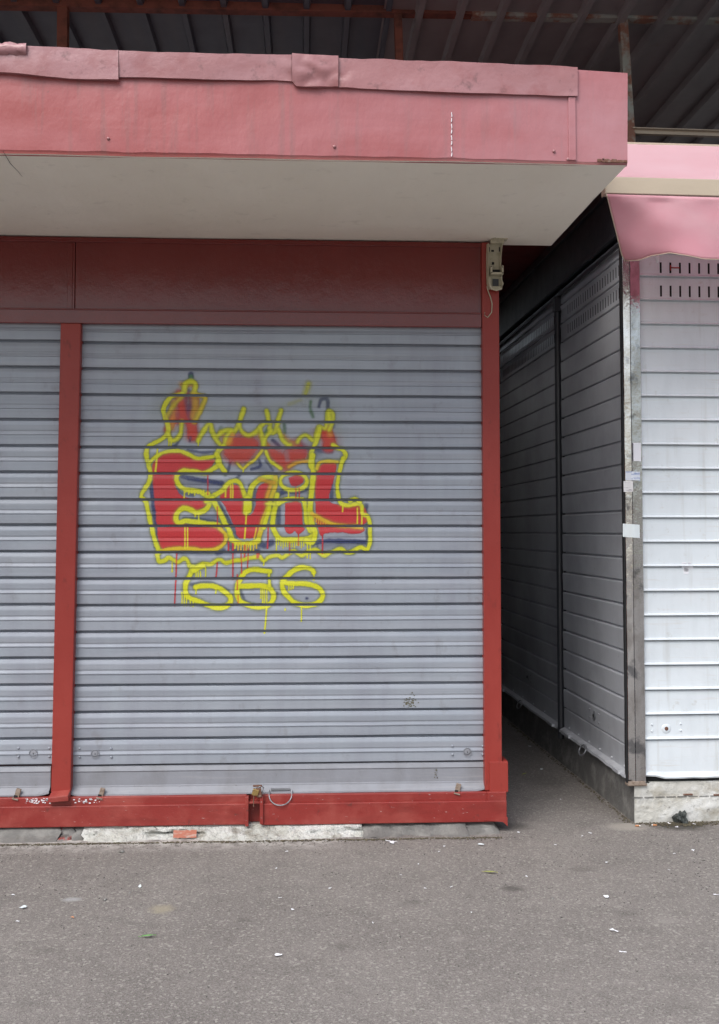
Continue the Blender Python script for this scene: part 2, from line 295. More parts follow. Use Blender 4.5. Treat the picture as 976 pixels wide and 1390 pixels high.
# torn flap at the outer end of the rail
b = MB(); b.hexa([(XR - .02, -.079, zrb - .004), (XR + .003, -.079, zrb - .026), (XR + .003, .05, zrb - .026), (XR - .02, .05, zrb - .004), (XR - .12, -.0785, zrb + .006), (XR + .003, -.0785, zrb + .02), (XR + .003, .05, zrb + .02), (XR - .12, .05, zrb + .006)])
b.build('end_flap', M['red_worn'], base)
b = MB()
for k in range(90):
    x = rng.uniform(35, 70) if k % 3 else rng.uniform(100, 135); y = rng.uniform(1084, 1090.5); p_ = PY(x, y, -.0632); s_ = rng.uniform(.001, .0045); b.box(p_.x - s_ * 1.3, p_.x + s_, -.0636, -.061, p_.z - s_ * .6, p_.z + s_ * .6)
tag(b.build('paint_chips', M['paper'], base), kind='stuff')
# footing
def footing(name, m, px0, px1, yf, hh, amp, seed, tp=None):
    X0 = Xf(px0, -.1) if px0 is not None else kx0; X1 = Xf(px1, -.1)
    n = max(8, int((X1 - X0) / .012)); rows = []
    for k, (yy, zz) in enumerate(((.05, hh), (yf + .02, hh), (yf, hh - .012), (yf - .012, hh * .6), (yf - .02, .02), (yf - .055, .004), (yf - .075, -.01))):
        row = []
        for i in range(n + 1):
            x = X0 + (X1 - X0) * i / n
            e = fbm(x * 6, k * .7 + seed, seed) * amp
            edge_ = math.exp(-min(i, n - i) / 2.5)
            row.append((x + edge_ * .022 * fbm(k * .9, seed + (i > n / 2) * 7, 3), yy + e * (1 if k > 1 else 0) + edge_ * .008 + (fbm(x * 2, seed, 3) * amp * 2 if k > 3 else 0), zz + (fbm(x * 14, k, seed) * amp * .3 if k > 1 else 0)))
        rows.append(row)
    b = MB(); b.grid(rows)
    b.quad(*[r[-1] for r in rows][::-1]); b.quad(*[r[0] for r in rows])
    o = b.build(name, m, kiosk, smooth=False); return o
fz = zrb - .002
ft = footing('footing', M['concrete'], 118, 492, -.075, fz, .024, 1.0)
ft2 = footing('footing', M['concrete_grey'], 492.5, 632, -.06, fz, .026, 4.0); ft2['label'] = 'grey broken stretch of the concrete footing'
footing('footing', M['concrete_grey'], 632.5, 672, -.05, fz - .004, .016, 8.0)
footing('footing', M['concrete_grey'], None, 84, -.07, fz, .006, 6.0)
footing('footing', M['red_broken'], 84.5, 103, -.055, fz - .001, .02, 12.0)['label'] = 'chipped red painted block in the footing'
footing('footing', M['concrete_grey'], 103.5, 117.5, -.052, fz - .001, .016, 13.0)
b = MB(); X0, X1 = Xf(239, -.1), Xf(270, -.1); rows = []
for k in range(4):
    rows.append([(X0 + (X1 - X0) * i / 10 + nz(k * 3, i, 2) * .006, -.104 - .004 * k, fz - .012 - k * .012 + nz(i * .8, k, 5) * .004) for i in range(11)])
b.grid(rows, True); bp_ = b.build('brick_patch', M['brick'], ft)
# ---- roller shutters
PROF = [(0, 16), (.03, 14), (.05, -4), (.07, -6.5), (.19, -10.5), (.23, -11), (.40, -10.5), (.44, -8.5), (.465, -8.5), (.555, -12), (.58, -12.2), (.60, -6.5), (.64, -7), (.93, -8), (.948, -6), (.962, 14), (1, 16)]
groove_px = [1036, 1000.6, 965, 929.5, 893.3, 858]
z_g0 = Zf(330, 1037.5, -.005); pitch = (Zf(330, 467, -.005) - z_g0) / 16.0
def wave(x, z): return .0032 * nz(x * 1.7, z * 4.1, 1) + .0013 * nz(x * 5, z * 11, 4)
def surf_y(x, z):
    t = ((z_g0 - z) / pitch) % 1.0; yv = np.interp(t, [a for a, _ in PROF], [c for _, c in PROF]) * .001
    return yv + wave(x, z)
def zrows(zlo, zhi):
    zs = []
    k = math.floor((z_g0 - zhi) / pitch) - 1
    while True:
        for t, yv in PROF[:-1]:
            z = z_g0 - (k + t) * pitch
            if zlo <= z <= zhi: zs.append((z, yv * .001))
        k += 1
        if z_g0 - k * pitch < zlo: break
    return zs
def roller(xa, xb, name_label, zshift=0):
    b = MB(); n = int((xb - xa) / .05); rows = []
    zs = [(ztopL + .02, -.006)] + zrows(z_g0 + .0005, ztopL + .015) + [(z_g0, .016)]
    for z, yv in zs:
        slat_i = int((z_g0 - z) / pitch)
        rows.append([(xa + (xb - xa) * i / n, yv + wave(xa + (xb - xa) * i / n, z), z + zshift + .0012 * nz(i * .21, slat_i * 3.3, 7)) for i in range(n + 1)])
    b.grid(rows, True)
    o = b.build('shutter', M['slat'], kiosk); o['label'] = name_label; o.name = 'shutter'
    return o
RV = {}
def rivet(p, parent, axis=(0, -1, 0), m='slat', r_=.0062):
    key = (axis, m, r_)
    if key not in RV:
        b = MB(); b.dome((0, 0, 0), r_, .005, axis=axis); o = b.build('rivet', M[m], smooth=True); RV[key] = o.data
    else: o = bpy.data.objects.new('rivet', RV[key]); col.objects.link(o)
    o.parent = parent; o.location = p
def bottom_rail(sh, xa, xb, tabs, rivs, plates, dz=0):
    zb = Zf(300, 1078, -.03) + dz; zt = z_g0 + dz
    b = MB(); n = int((xb - xa) / .03); rows = []
    for yv, z in ((.008, zt), (-.004, zt - .004), (-.011, zt - .026), (-.007, zt - .032), (-.0075, zt - .098), (-.011, zt - .101), (-.012, zt - .108), (-.009, zt - .111), (-.008, zb + .041), (-.040, zb + .010), (-.041, zb + .002), (.01, zb + .001)):
        e = 1.0 if z < zb + .03 else .3
        rows.append([(xa + (xb - xa) * i / n, yv + .001 * nz(i * .3, z * 9) * e, z + .003 * e * nz((xa + i * .03) * 1.5, 2, 3) + (0.012 * max(0, 1 - min(i, n - i) / 1.5) if z < zb + .03 else 0)) for i in range(n + 1)])
    b.grid(rows, True)
    r = b.build('bottom_rail', M['rail_metal'], sh)
    for rx in rivs: rivet((Xf(rx, -.01), -.0095, zt - .118), sh)
    for tx in tabs:
        q = MB(); x = Xf(tx, -.04); m = Matrix.Translation((x, -.04, zb + .012)) @ Matrix.Rotation(R(14), 4, 'Y')
        q.box(-.014, .010, -.012, .004, -.018, .030, m); q.box(-.02, .012, -.03, .02, -.022, -.016, m)
        q.cur = 1; q.box(-.016, .002, -.016, -.0125, -.016, -.002, m)
        q.build('stop_tab', [M['tab'], M['black']], sh, .002)
    for cx_, cy_, rr in plates:
        q = MB(); c = PY(cx_, cy_, -.014); pts = []
        for k in range(25): a = k * 2 * math.pi / 24; pts.append((c.x + math.cos(a) * .020, -.0145, c.z + dz + math.sin(a) * .020))
        q.tube(pts, .0018, 6, False); q.dome((c.x, -.0115, c.z + dz), .017, .0012, n=18)
        q.cur = 1; q.box(c.x - .001, c.x + .001, -.0145, -.012, c.z - .006 + dz, c.z + .002 + dz)
        for (rx, ry) in rr: w = PY(rx, ry, -.01); rivet((w.x, -.0115, w.z + dz), sh)
        q.build('lock_plate', [M['rail_metal'], M['black']], sh, smooth=True)
    return r
xL, xR = Xf(100, -.005), Xf(661, -.005)
sh = roller(xL - .01, xR + .02, 'wide grey roller shutter sprayed with red and yellow graffiti')
bottom_rail(sh, xL - .01, Xf(657, -.01), [142.5, 620], [108, 178.5, 246, 313, 380, 449, 517, 589, 652],
            [(129, 1023, [(108, 1016), (108, 1027.5), (151, 1016), (151, 1027.5)]), (634.5, 1020.5, [(614, 1012.5), (655, 1012.5), (614, 1024), (655, 1024)])])
sh2 = roller(kx0 + .1, Xf(79, -.005), 'plain grey roller shutter left of the red post', .006)
bottom_rail(sh2, kx0 + .1, Xf(73, -.01), [30], [3, 66, -60, -130], [(45, 1023, [(25, 1016), (25, 1027.5), (67, 1016), (67, 1027.5)])], .002)
# pull ring
q = MB(); zr = Zf(382, 1071.5, -.045)
q.box(Xf(369, -.045), Xf(395, -.045), -.043, -.036, zr - .006, zr + .004)
pts = [(Xf(367, -.05), -.046, zr - .001)]
for k in range(13):
    a = math.pi + k * math.pi / 12
    pts.append((Xf(382, -.05) + math.cos(a) * .058, -.088 + .03 * (1 - abs(math.sin(a))), zr - .024 + math.sin(a) * .046))
pts.append((Xf(397, -.05), -.046, zr - .001)); q.tube(pts, .0032, 8)
q.build('pull_ring', M['galv'], sh, smooth=False)
# dark stain of rubbed paint on the shutter
# ------------------------------------------------------------------ graffiti (paint film following the slats)
st = .72
gx = np.arange(187, 512, st); gy = np.arange(500, 864, st)
PXg, PYg = np.meshgrid(gx, gy)
rgb = np.zeros(PXg.shape + (3,)); al = np.zeros(PXg.shape)
gn = np.array([[nz(x * .09, y * .09, 3) + .5 * nz(x * .3, y * .3, 8) for x in gx] for y in gy])
gf = np.array([[nz(x * .8, y * .8, 5) for x in gx] for y in gy])
Y = np.array([.72, .71, .014]); YO = np.array([.72, .36, .018]); RD = np.array([.58, .032, .038]); RO = np.array([.60, .055, .03]); BL = np.array([.035, .05, .15]); GR = np.array([.08, .22, .07]); HA = np.array([.22, .26, .03])
def over(c, a):
    global rgb, al
    a = np.clip(a, 0, 1); na = a + al * (1 - a)
    rgb = np.where(na[..., None] > 1e-4, (c * a[..., None] + rgb * (al * (1 - a))[..., None]) / np.maximum(na, 1e-4)[..., None], rgb)
    al = na
def smooth_line(pts, n=6):
    p = [np.array(q, float) for q in pts]
    if len(p) < 3: return p
    out = []; p = [p[0]] + p + [p[-1]]
    for i in range(1, len(p) - 2):
        for k in range(n):
            t = k / n; out.append(.5 * ((2 * p[i]) + (-p[i - 1] + p[i + 1]) * t + (2 * p[i - 1] - 5 * p[i] + 4 * p[i + 1] - p[i + 2]) * t * t + (-p[i - 1] + 3 * p[i] - 3 * p[i + 1] + p[i + 2]) * t ** 3))
    out.append(p[-2]); return out
def dist_line(pts):
    D = np.full(PXg.shape, 1e3)
    for a, b2 in zip(pts[:-1], pts[1:]):
        v = b2 - a; L = max(v @ v, 1e-6)
        x0, x1 = min(a[0], b2[0]) - 16, max(a[0], b2[0]) + 16; y0, y1 = min(a[1], b2[1]) - 16, max(a[1], b2[1]) + 16
        i0, i1 = np.searchsorted(gy, (y0, y1)); j0, j1 = np.searchsorted(gx, (x0, x1))
        X, Yy = PXg[i0:i1, j0:j1], PYg[i0:i1, j0:j1]
        t = np.clip(((X - a[0]) * v[0] + (Yy - a[1]) * v[1]) / L, 0, 1)
        d = np.hypot(X - a[0] - t * v[0], Yy - a[1] - t * v[1]); D[i0:i1, j0:j1] = np.minimum(D[i0:i1, j0:j1], d)
    return D
def stroke(pts, w, c, soft=1.6, a=1.0, halo=True, sm=True):
    D = dist_line(smooth_line(pts) if sm else [np.array(q, float) for q in pts]) + gn * .95
    ym = sum(q[1] for q in pts) / len(pts)
    if halo and ym < 606: soft += 3.2; w *= .94
    if halo: over(HA, .5 * np.clip(1 - (D - w / 2) / 4.2, 0, 1) ** 1.5)
    t = np.clip((w / 2 + soft / 2 - D) / soft, 0, 1); over(c, a * t * t * (3 - 2 * t) * (.93 + .12 * gf))
def fill(poly, c, soft=2.0, a=1.0):
    P = [np.array(q, float) for q in smooth_line(poly + [poly[0]], 4)]
    ins = np.zeros(PXg.shape, bool)
    for (x1, y1), (x2, y2) in zip(P[:-1], P[1:]):
        cnd = ((y1 > PYg) != (y2 > PYg)); 
        with np.errstate(divide='ignore', invalid='ignore'): xi = (x2 - x1) * (PYg - y1) / (y2 - y1 + 1e-9) + x1
        ins ^= cnd & (PXg < xi)
    D = dist_line(P); sd = np.where(ins, D, -D) + gn * 1.1
    t = np.clip((sd + soft * .5) / soft, 0, 1); over(c, a * t * t * (3 - 2 * t) * (.95 + .1 * gf))
def drip(x, y0, y1, w=1.6, c=Y, x2=None):
    x2 = x if x2 is None else x2
    D = dist_line([np.array((x, y0), float), np.array(((x + x2) / 2 + .3, (y0 + y1) / 2)), np.array((x2, y1), float)])
    over(c, .95 * np.clip((w / 2 + .5 - D) / .9, 0, 1)); Dd = np.hypot(PXg - x2, PYg - y1); over(c, .95 * np.clip((w * .62 + .5 - Dd) / .9, 0, 1))
# blue under-shadow
for pts, w, s_, a in [([(259, 508), (259, 516)], 7, 4, .75), ([(256, 530), (259, 545), (257, 562)], 5, 4, .7), ([(205, 648), (208, 686), (214, 727), (212, 742)], 6, 3, .85), ([(247, 647), (275, 652), (302, 656)], 6, 3, .8),
    ([(250, 704), (275, 706), (300, 710)], 5, 3, .7), ([(247, 590), (240, 603), (232, 607)], 3.5, 3, .7), ([(255, 611), (275, 614), (292, 613)], 4, 3, .65), ([(297, 683), (310, 706), (322, 728)], 5, 3, .7), ([(313, 625), (311, 634), (306, 645)], 4, 3, .6),
    ([(325, 645), (318, 652)], 4, 3, .6), ([(370, 597), (380, 606)], 5, 4, .7), ([(352, 625), (353, 633), (341, 637)], 3.5, 2.5, .7), ([(360, 625), (370, 638)], 3.5, 3, .6), ([(375, 673), (388, 667), (404, 668), (418, 662)], 6, 3, .8), ([(378, 690), (378, 712)], 6, 3, .6),
    ([(353, 738), (360, 740), (368, 736)], 9, 5, .75), ([(450, 655), (450, 679)], 5, 3, .6), ([(497, 686), (495, 698)], 6, 4, .7), ([(429, 736), (445, 734), (465, 734.5), (499, 736)], 6, 3, .85), ([(498, 712), (499, 733)], 6, 3, .6), ([(425, 740), (434, 733)], 4, 2, .8),
    ([(433, 552), (436, 543), (444, 542), (445, 554)], 5, 3, .65), ([(450, 560), (453, 580)], 4, 4, .5), ([(304, 747), (295, 751)], 6, 4, .6), ([(260, 793), (286, 791), (310, 802)], 4, 3, .6), ([(326, 800), (333, 816), (345, 820)], 4, 3, .5), ([(416, 812), (417, 812)], 3, 3, .8), ([(375, 805), (376, 805)], 4, 4, .7),
    ([(366, 800), (374, 812)], 4, 4, .5), ([(340, 660), (346, 668), (342, 690)], 6, 4, .55), ([(309, 735), (318, 745), (350, 747)], 6, 4, .6), ([(235, 535), (228, 548)], 3, 3, .6), ([(232, 553), (229, 566)], 5, 5, .45), ([(240, 650), (244, 668), (262, 672)], 5, 4, .55), ([(238, 690), (250, 686)], 4, 3, .5), ([(318, 752), (240, 752)], 5, 5, .35), ([(425, 610), (450, 613)], 6, 5, .5), ([(255, 812), (275, 820)], 10, 5, .25)]:
    stroke(pts, w, BL, s_, a, False)
stroke([(422, 545), (421, 555), (425, 566)], 4, GR, 4, .6, False); stroke([(386, 576), (387, 588)], 4, GR * .8, 4, .6, False); stroke([(259, 512), (259, 519)], 6, GR, 4, .7, False); stroke([(362, 583), (360, 588)], 4, GR, 4, .7, False)
stroke([(300, 580), (293, 602)], 4, GR, 5, .4, False)
# red
fill([(207, 630), (216, 620), (232, 614), (248, 615), (262, 622), (280, 624), (293, 624), (286, 634), (272, 641), (258, 638), (246, 640), (239, 650), (240, 664), (248, 674), (262, 677), (277, 678), (280, 686), (265, 693), (250, 689), (240, 697), (240, 708), (255, 712), (296, 714), (303, 722), (304, 733), (298, 742), (280, 746), (224, 746), (216, 735), (212, 700), (208, 660), (206, 640)], RD)
fill([(303, 666), (310, 658), (324, 660), (329, 670), (332, 682), (334, 697), (340, 699), (346, 690), (348, 672), (352, 660), (362, 655), (368, 656), (366, 672), (362, 690), (356, 708), (350, 725), (344, 730), (325, 730), (318, 715), (307, 690), (298, 676)], RD)
fill([(387, 683), (408, 683), (411, 713), (414, 718), (405.5, 725), (400, 721), (394, 725), (387, 718)], RD, 1.5)
fill([(391, 649), (401, 645), (412, 645), (411, 655), (402, 660), (395, 658)], RD, 2.5, .9)
fill([(430, 636), (438, 630), (456, 629), (454, 647), (449, 664), (447, 680), (460, 685), (491, 687), (500, 705), (492, 713), (494, 721), (481, 725), (465, 722.5), (442, 724), (437, 727), (432, 719), (429, 700), (428, 660)], RD)
fill([(302, 606), (312, 592), (330, 590), (345, 593), (352, 602), (345, 618), (335, 628), (315, 628), (303, 618)], RO, 15, .85)
fill([(362, 603), (376, 611), (387, 614), (397, 598), (408, 600), (417, 613), (414, 624), (401, 628), (389, 640), (378, 634), (366, 621)], RO, 13, .85)
stroke([(388, 614), (390, 624)], 6, np.array([.28, .22, .24]), 5, .6, False)
for pts, w, a in [([(243, 534), (246, 552), (248, 570)], 9, .8), ([(252, 535), (250, 560)], 8, .5), ([(234, 568), (227, 584)], 7, .85), ([(258, 566), (260, 578), (262, 592)], 13, .85), ([(266, 540), (266, 558)], 8, .5), ([(443, 588), (447, 600), (446, 605)], 15, .9), ([(238, 560), (240, 572)], 8, .5)]:
    stroke(pts, w * 1.15, RO, 9, min(1, a * 1.15), False)
for pts in [[(236, 545), (234, 582)], [(262, 534), (268, 560)], [(246, 522), (266, 524)], [(446, 575), (448, 590)], [(300, 588), (312, 600)], [(352, 590), (362, 604)], [(384, 592), (400, 606)]]: stroke(pts, 7, YO, 7, .6, False)
for pts in [[(250, 655), (300, 660)], [(345, 628), (370, 645)], [(395, 605), (430, 612)], [(260, 708), (300, 700)], [(372, 668), (420, 664)], [(440, 738), (500, 738)]]: stroke(pts, 12, BL, 13, .3, False)
for pts in [[(240, 540), (240, 575)], [(262, 545), (258, 590)], [(300, 600), (350, 610)], [(365, 610), (415, 612)], [(430, 590), (455, 600)]]: stroke(pts, 12, RO, 22, .28, False)
stroke([(210, 560), (235, 530), (290, 560), (350, 560), (440, 540), (460, 590)], 10, HA, 30, .14, False)
stroke([(252, 540), (256, 564), (258, 570)], 5, BL, 5, .5, False)
stroke([(259, 594), (258, 599)], 4, BL, 3, .7, False)
# yellow
def ys(w, *pts, c=Y, soft=1.8, a=.97): stroke(list(pts), w * .93, c, soft, a)
ys(6.5, (250, 531), (252, 521), (259, 518), (265, 521), (264, 533))
ys(6, (247, 535), (234, 538), (226, 546), (222, 557), (224, 567), (228, 577), (228, 588), (218, 597), (208, 602), (201, 607), (199, 615), (200, 625), (204, 641), (203, 653), (195, 666), (192, 674), (198, 681), (201, 694), (205, 712), (210, 731), (216, 750))
ys(4.5, (246, 539), (237, 549), (229, 561), (226, 566), c=(Y + YO) / 2, soft=3, a=.85)
ys(5.5, (262, 534), (278, 539), (275, 551), (270, 562), (264, 572), c=(Y + YO) / 2, soft=3); ys(5, (266, 545), (262, 565), c=YO, soft=5, a=.7)
ys(5.5, (228, 588), (233, 598), (241, 595), (246, 585), (247, 573))
ys(6, (269, 598), (275, 588), (282, 577), (286, 576), (288, 586), (294, 592), (301, 587), (310, 584), (318, 585), (323, 579), (326, 570), (331, 555))
ys(5.5, (324, 574), (328, 585), (336, 591), (345, 588), (353, 580), (360, 574), (367, 575))
ys(6, (362, 558), (364, 568), (365, 572)); ys(6, (382, 557), (378, 569), (376, 578), (374, 585), (369, 588), (366, 580)); ys(5, (353, 580), (356, 592), (358, 605)); ys(4.5, (368, 585), (360, 595), (357, 604))
ys(5, (378, 583), (383, 596), (390, 603), (394, 604)); ys(5, (404, 600), (408, 594), (416, 591), (426, 598), (430, 588), (433, 579), (442, 581), (444, 563), (447, 558), (452, 563), (450, 576), (447, 583))
ys(6, (446, 561), (447, 572)); ys(6, (434, 582), (430, 598), (426, 606), (422, 618), (424, 631)); ys(5.5, (452, 604), (458, 608), (466, 612), (469, 620), (464, 628))
ys(5, (290, 592), (296, 600), (303, 606), (308, 592), (314, 585)); ys(5, (303, 605), (297, 614), (296, 624))
ys(3.5, (322, 629), (330, 636), (337, 630), (346, 624), (356, 611), c=(Y * 2 + YO) / 3); ys(4, (361, 613), (366, 625), (374, 631), (381, 636)); ys(4, (392, 634), (404, 628), (418, 626), c=YO)
stroke([(419, 521), (415, 534)], 8, Y * .8, 7, .6, False); stroke([(408, 543), (392, 549)], 4, Y * .8, 5, .25, False); stroke([(316, 590), (309, 602)], 5, YO, 4, .8, False)
ring = [(398.6 + 18 * math.cos(k * math.pi / 8), 653.3 + 12 * math.sin(k * math.pi / 8)) for k in range(17)]
ys(5.5, *ring)
ys(5, (203, 628), (206, 625), (213, 619), (223, 614), (241, 612), (255, 616), (267, 622), (283, 621), (292, 618), (296, 610))
ys(6.5, (294, 616), (298, 628), (290, 636), (277, 642), (262, 640), (248, 639), (240, 646), (241, 654), (246, 661), (255, 665), (270, 667), (278, 672), (285, 675), (293, 671), (303, 665)); ys(6.5, (296, 626), (305, 641))
ys(7, (282, 670), (284, 684), (279, 692), (267, 696), (257, 691), (249, 690), (242, 695), (239, 702), (242, 710), (253, 707), (267, 709), (283, 711), (297, 713))
ys(7, (288, 677), (298, 695), (305, 710), (311, 720), (316, 733), (323, 738)); ys(6, (288, 676), (280, 680))
ys(5, (298, 717), (306, 725), (306, 735), (298, 743), (283, 747), (259, 745), (234, 745), (219, 748), c=(Y + YO) / 2)
ys(6, (306, 661), (312, 654), (321, 653), (327, 658), (331, 669), (334, 680), (336, 694)); ys(7, (334, 696), (338, 680), (341, 664), (347, 655), (356, 649), (367, 647), (375, 651)); ys(12, (336, 679), (336, 691), soft=1.5)
ys(6.5, (374, 648), (373, 662), (367, 679), (361, 697), (356, 710), (354, 721), (350, 735), c=(Y + YO) / 2); ys(4, (368, 658), (362, 676), c=YO, soft=3); ys(6.5, (314, 733), (328, 737), (342, 737), (351, 733)); ys(5, (352, 650), (362, 653), (372, 655), c=YO, soft=3, a=.7)
ys(7, (376, 672), (374, 686), (371, 700), (370, 713), (374, 724), (380, 731), (391, 733), (408, 732), (418, 731), (424, 727)); ys(5.5, (367, 682), (363, 700), (358, 716)); ys(4, (362, 684), (378, 684), soft=2.5)
ys(6, (378, 683), (388, 678), (402, 677), (412, 680), (415, 695), (416, 707), (421, 721))
ys(7.5, (424, 618), (422, 631), (425, 640), (424, 660), (422, 679), (421, 695), (424, 713), (428, 725), (424, 736), (416, 734))
ys(4.5, (430, 636), (434, 628), (445, 626), (458, 627), c=(Y + YO) / 2)
ys(5.5, (466, 622), (461, 640), (458, 660), (460, 676), (463, 683), (472, 686), (484, 684), (491, 686), (492, 697), (499, 701), (502, 711), (502, 724), (502, 737), (498, 746), (489, 743), (478, 749)); ys(5, (475, 680), (482, 677), (489, 682))
ys(5, (423, 697), (434, 703), (445, 709), (458, 713), (478, 714.5), (491, 716), c=(Y + YO * 2) / 3)
ys(5.5, (213, 752), (216, 762), (223, 761), (229, 757), (236, 760), (242, 763), (248, 759), (254, 760), (258, 769), (265, 770), (275, 765), (286, 766), (295, 760), (300, 760), (307, 764), (319, 761), (329, 760), (340, 757), (352, 756), (358, 761), (366, 756), (377, 754), (383, 757), (392, 751), (400, 748), (409, 754), (419, 749), (429, 746), (439, 754), (449, 750), (456, 747), (463, 745), (470, 750), (478, 749), a=.85, soft=2.5)
ys(7, (262, 770), (257, 783), (252, 793), (252, 804), (258, 812), (272, 817), (286, 823), (300, 825), (311, 820), (313, 811), (306, 804), (295, 797), (280, 795), (266, 797)); ys(8, (263, 774), (275, 768))
ys(7, (366, 776), (354, 774), (343, 773), (333, 777), (326, 786), (322, 797), (323, 811), (330, 819), (348, 824), (363, 822), (371, 813), (369, 802), (360, 796), (343, 795), (327, 796)); ys(3.5, (365, 780), (366, 795))
ys(7, (426, 777), (423, 773), (413, 770), (403, 772), (395, 777), (386, 786), (383, 793), (386, 804), (393, 812), (401, 819), (415, 822), (430, 819), (438, 810), (435, 800), (426, 795), (413, 792), (392, 792), (384, 790))
for d in [(233.7, 764, 776), (266, 775, 784), (269, 776, 783), (272, 776, 786), (279, 770, 785), (247, 804, 820), (250, 806, 822), (253, 808, 822), (258, 813, 822), (262, 816, 823), (266, 797, 806), (293, 799, 805), (354, 800, 812), (356.5, 800, 818), (359, 800, 821), (362, 800, 822), (409, 824, 843), (426, 778, 787), (358, 760, 767), (417, 736, 757), (421, 736, 758), (375, 732, 749),
          (251, 715, 744), (254.5, 715, 743), (250, 664, 676), (269.5, 696, 714), (265, 695, 701), (306, 660, 674), (313, 657, 678), (315.8, 657, 677), (229, 596, 607), (232, 597, 607), (269, 596, 607), (330, 636, 643), (391.5, 666, 677), (485, 690, 710), (491, 690, 713), (465, 685, 694), (392, 793, 801), (395, 793, 800), (398, 793, 799), (387, 826, 828)]:
    drip(*d)
drip(334.5, 694, 731, 1.8, Y, 332); drip(362, 823, 859, 2, Y, 359); drip(214, 607, 640, 2.2, Y, 211); drip(348, 716, 731, 1.6, (Y + YO) / 2, 345)
for i in range(12): drip(378 + i * 3.1, 735, 739 + rng.random() * 5, 1.3)
for i, x in enumerate((319, 323, 327, 331, 334, 337, 340, 344, 348)): drip(x, 736, 744 + (i * 5) % 8, 1.8, (Y + YO) / 2 if i % 3 else Y)
for i in range(7): drip(252 + i * 4.1, 665, 668 + (i * 3) % 5, 1.3)
for i in range(6): drip(426 + i * 3.1, 700 + i * 1.6, 707 + i * 1.6, 1.4, YO)
for d in [(240, 750, 822, 1.7, RD, 237), (295, 764, 785, 1.6, RD, 293), (316, 745, 786, 1.6, RD), (327, 748, 778, 1.4, RO, 328), (337, 744, 770, 1.4, RD, 336), (364, 715, 744, 1.8, RD, 363), (405, 724, 740, 1.4, RD), (437.6, 724, 751, 1.8, RD), (401.5, 662, 677, 1.3, RD), (406, 662, 677, 1.3, RD), (282, 643, 671, 1.5, RD), (295, 688, 712, 1.4, RD), (310, 735, 748, 2, RD), (316, 738, 750, 2.5, RD), (332, 740, 756, 2, RD), (393, 736, 752, 1.3, RD), (322, 780, 800, 1.5, RD), (222, 736, 744, 1.2, RD), (323, 808, 822, 1.3, RO)]:
    drip(*d)
stroke([(350, 752), (350, 756)], 3.5, RD, 1.5, .9, False); stroke([(430, 735), (431, 742)], 2.5, BL, 2, .5, False)
# thin uneven spray coverage
al *= np.clip(.955 + .1 * gf, 0, 1)
# resample on rows that share the slat breakpoints
xw = np.array([Xf(x, -.008) for x in gx])
z_hi, z_lo = Zf(330, 500, -.008), Zf(330, 863, -.008)
zset = sorted(set([round(z, 5) for z, _ in zrows(z_lo, z_hi)] + [round(z, 5) for z in np.arange(z_lo, z_hi, .0027)]), reverse=True)
yprof = dict((round(z, 5), yv) for z, yv in zrows(z_lo, z_hi))
verts = []; cols = []; idx = {}
faces = []
A = np.zeros((len(zset), len(gx))); C = np.zeros((len(zset), len(gx), 3))
for i, z in enumerate(zset):
    for j in (0,):
        pass
    # pixel row for each column (perspective of the measured sheet)
    P0 = np.array([0.0] * len(gx))
    v = cam_rot.transposed()
    d0 = np.array([[x, -.008 - EYE.y, z - H] for x in xw]) @ np.array(v).T
    ppy = CY + F * d0[:, 1] / d0[:, 2] ; ppx = CX - F * d0[:, 0] / d0[:, 2]
    fi = np.clip((ppy - gy[0]) / st, 0, len(gy) - 1.001); i0 = fi.astype(int); fr = fi - i0
    fj = np.clip((ppx - gx[0]) / st, 0, len(gx) - 1.001); j0 = fj.astype(int); fc = fj - j0
    def smp(Q):
        q = lambda a, b_: Q[a, b_] if Q.ndim == 2 else Q[a, b_]
        e = (lambda t: t) if Q.ndim == 2 else (lambda t: t[:, None])
        return (q(i0, j0) * e((1 - fr) * (1 - fc)) + q(i0 + 1, j0) * e(fr * (1 - fc)) + q(i0, j0 + 1) * e((1 - fr) * fc) + q(i0 + 1, j0 + 1) * e(fr * fc))
    a_ = smp(al); t = ((z_g0 - z) / pitch) % 1.0
    if t > .957 or t < .035: a_ = a_ * 0
    A[i] = a_; pm = smp(rgb * al[..., None]); C[i] = pm / np.maximum(smp(al), 1e-3)[:, None]
ids = -np.ones(A.shape, int); keep = A > .015
kf = keep[:-1, :-1] | keep[1:, :-1] | keep[:-1, 1:] | keep[1:, 1:]
for i, j in zip(*np.nonzero(kf)):
    q = []
    for a_, b_ in ((i, j), (i, j + 1), (i + 1, j + 1), (i + 1, j)):
        if ids[a_, b_] < 0:
            z = zset[a_]; x = float(xw[b_]); ids[a_, b_] = len(verts)
            verts.append((x, float(surf_y(x, z)) - .0012, z)); cols.append((*C[a_, b_], A[a_, b_]))
        q.append(int(ids[a_, b_]))
    faces.append(tuple(q[::-1]))
me = bpy.data.meshes.new('graffiti'); me.from_pydata(verts, [], faces)
ca = me.color_attributes.new('paint', 'FLOAT_COLOR', 'POINT'); ca.data.foreach_set('color', np.array(cols, dtype=np.float32).ravel())
gm = bpy.data.materials.new('spray_paint'); gm.use_nodes = True; nt = gm.node_tree; pb = nt.nodes['Principled BSDF']
at = nt.nodes.new('ShaderNodeAttribute'); at.attribute_name = 'paint'; nt.links.new(at.outputs['Color'], pb.inputs['Base Color']); nt.links.new(at.outputs['Alpha'], pb.inputs['Alpha']); pb.inputs['Roughness'].default_value = .42
me.materials.append(gm); go = bpy.data.objects.new('graffiti', me); col.objects.link(go); go.parent = sh
go['label'] = 'red letters EVIL in yellow flame outline above yellow 666'
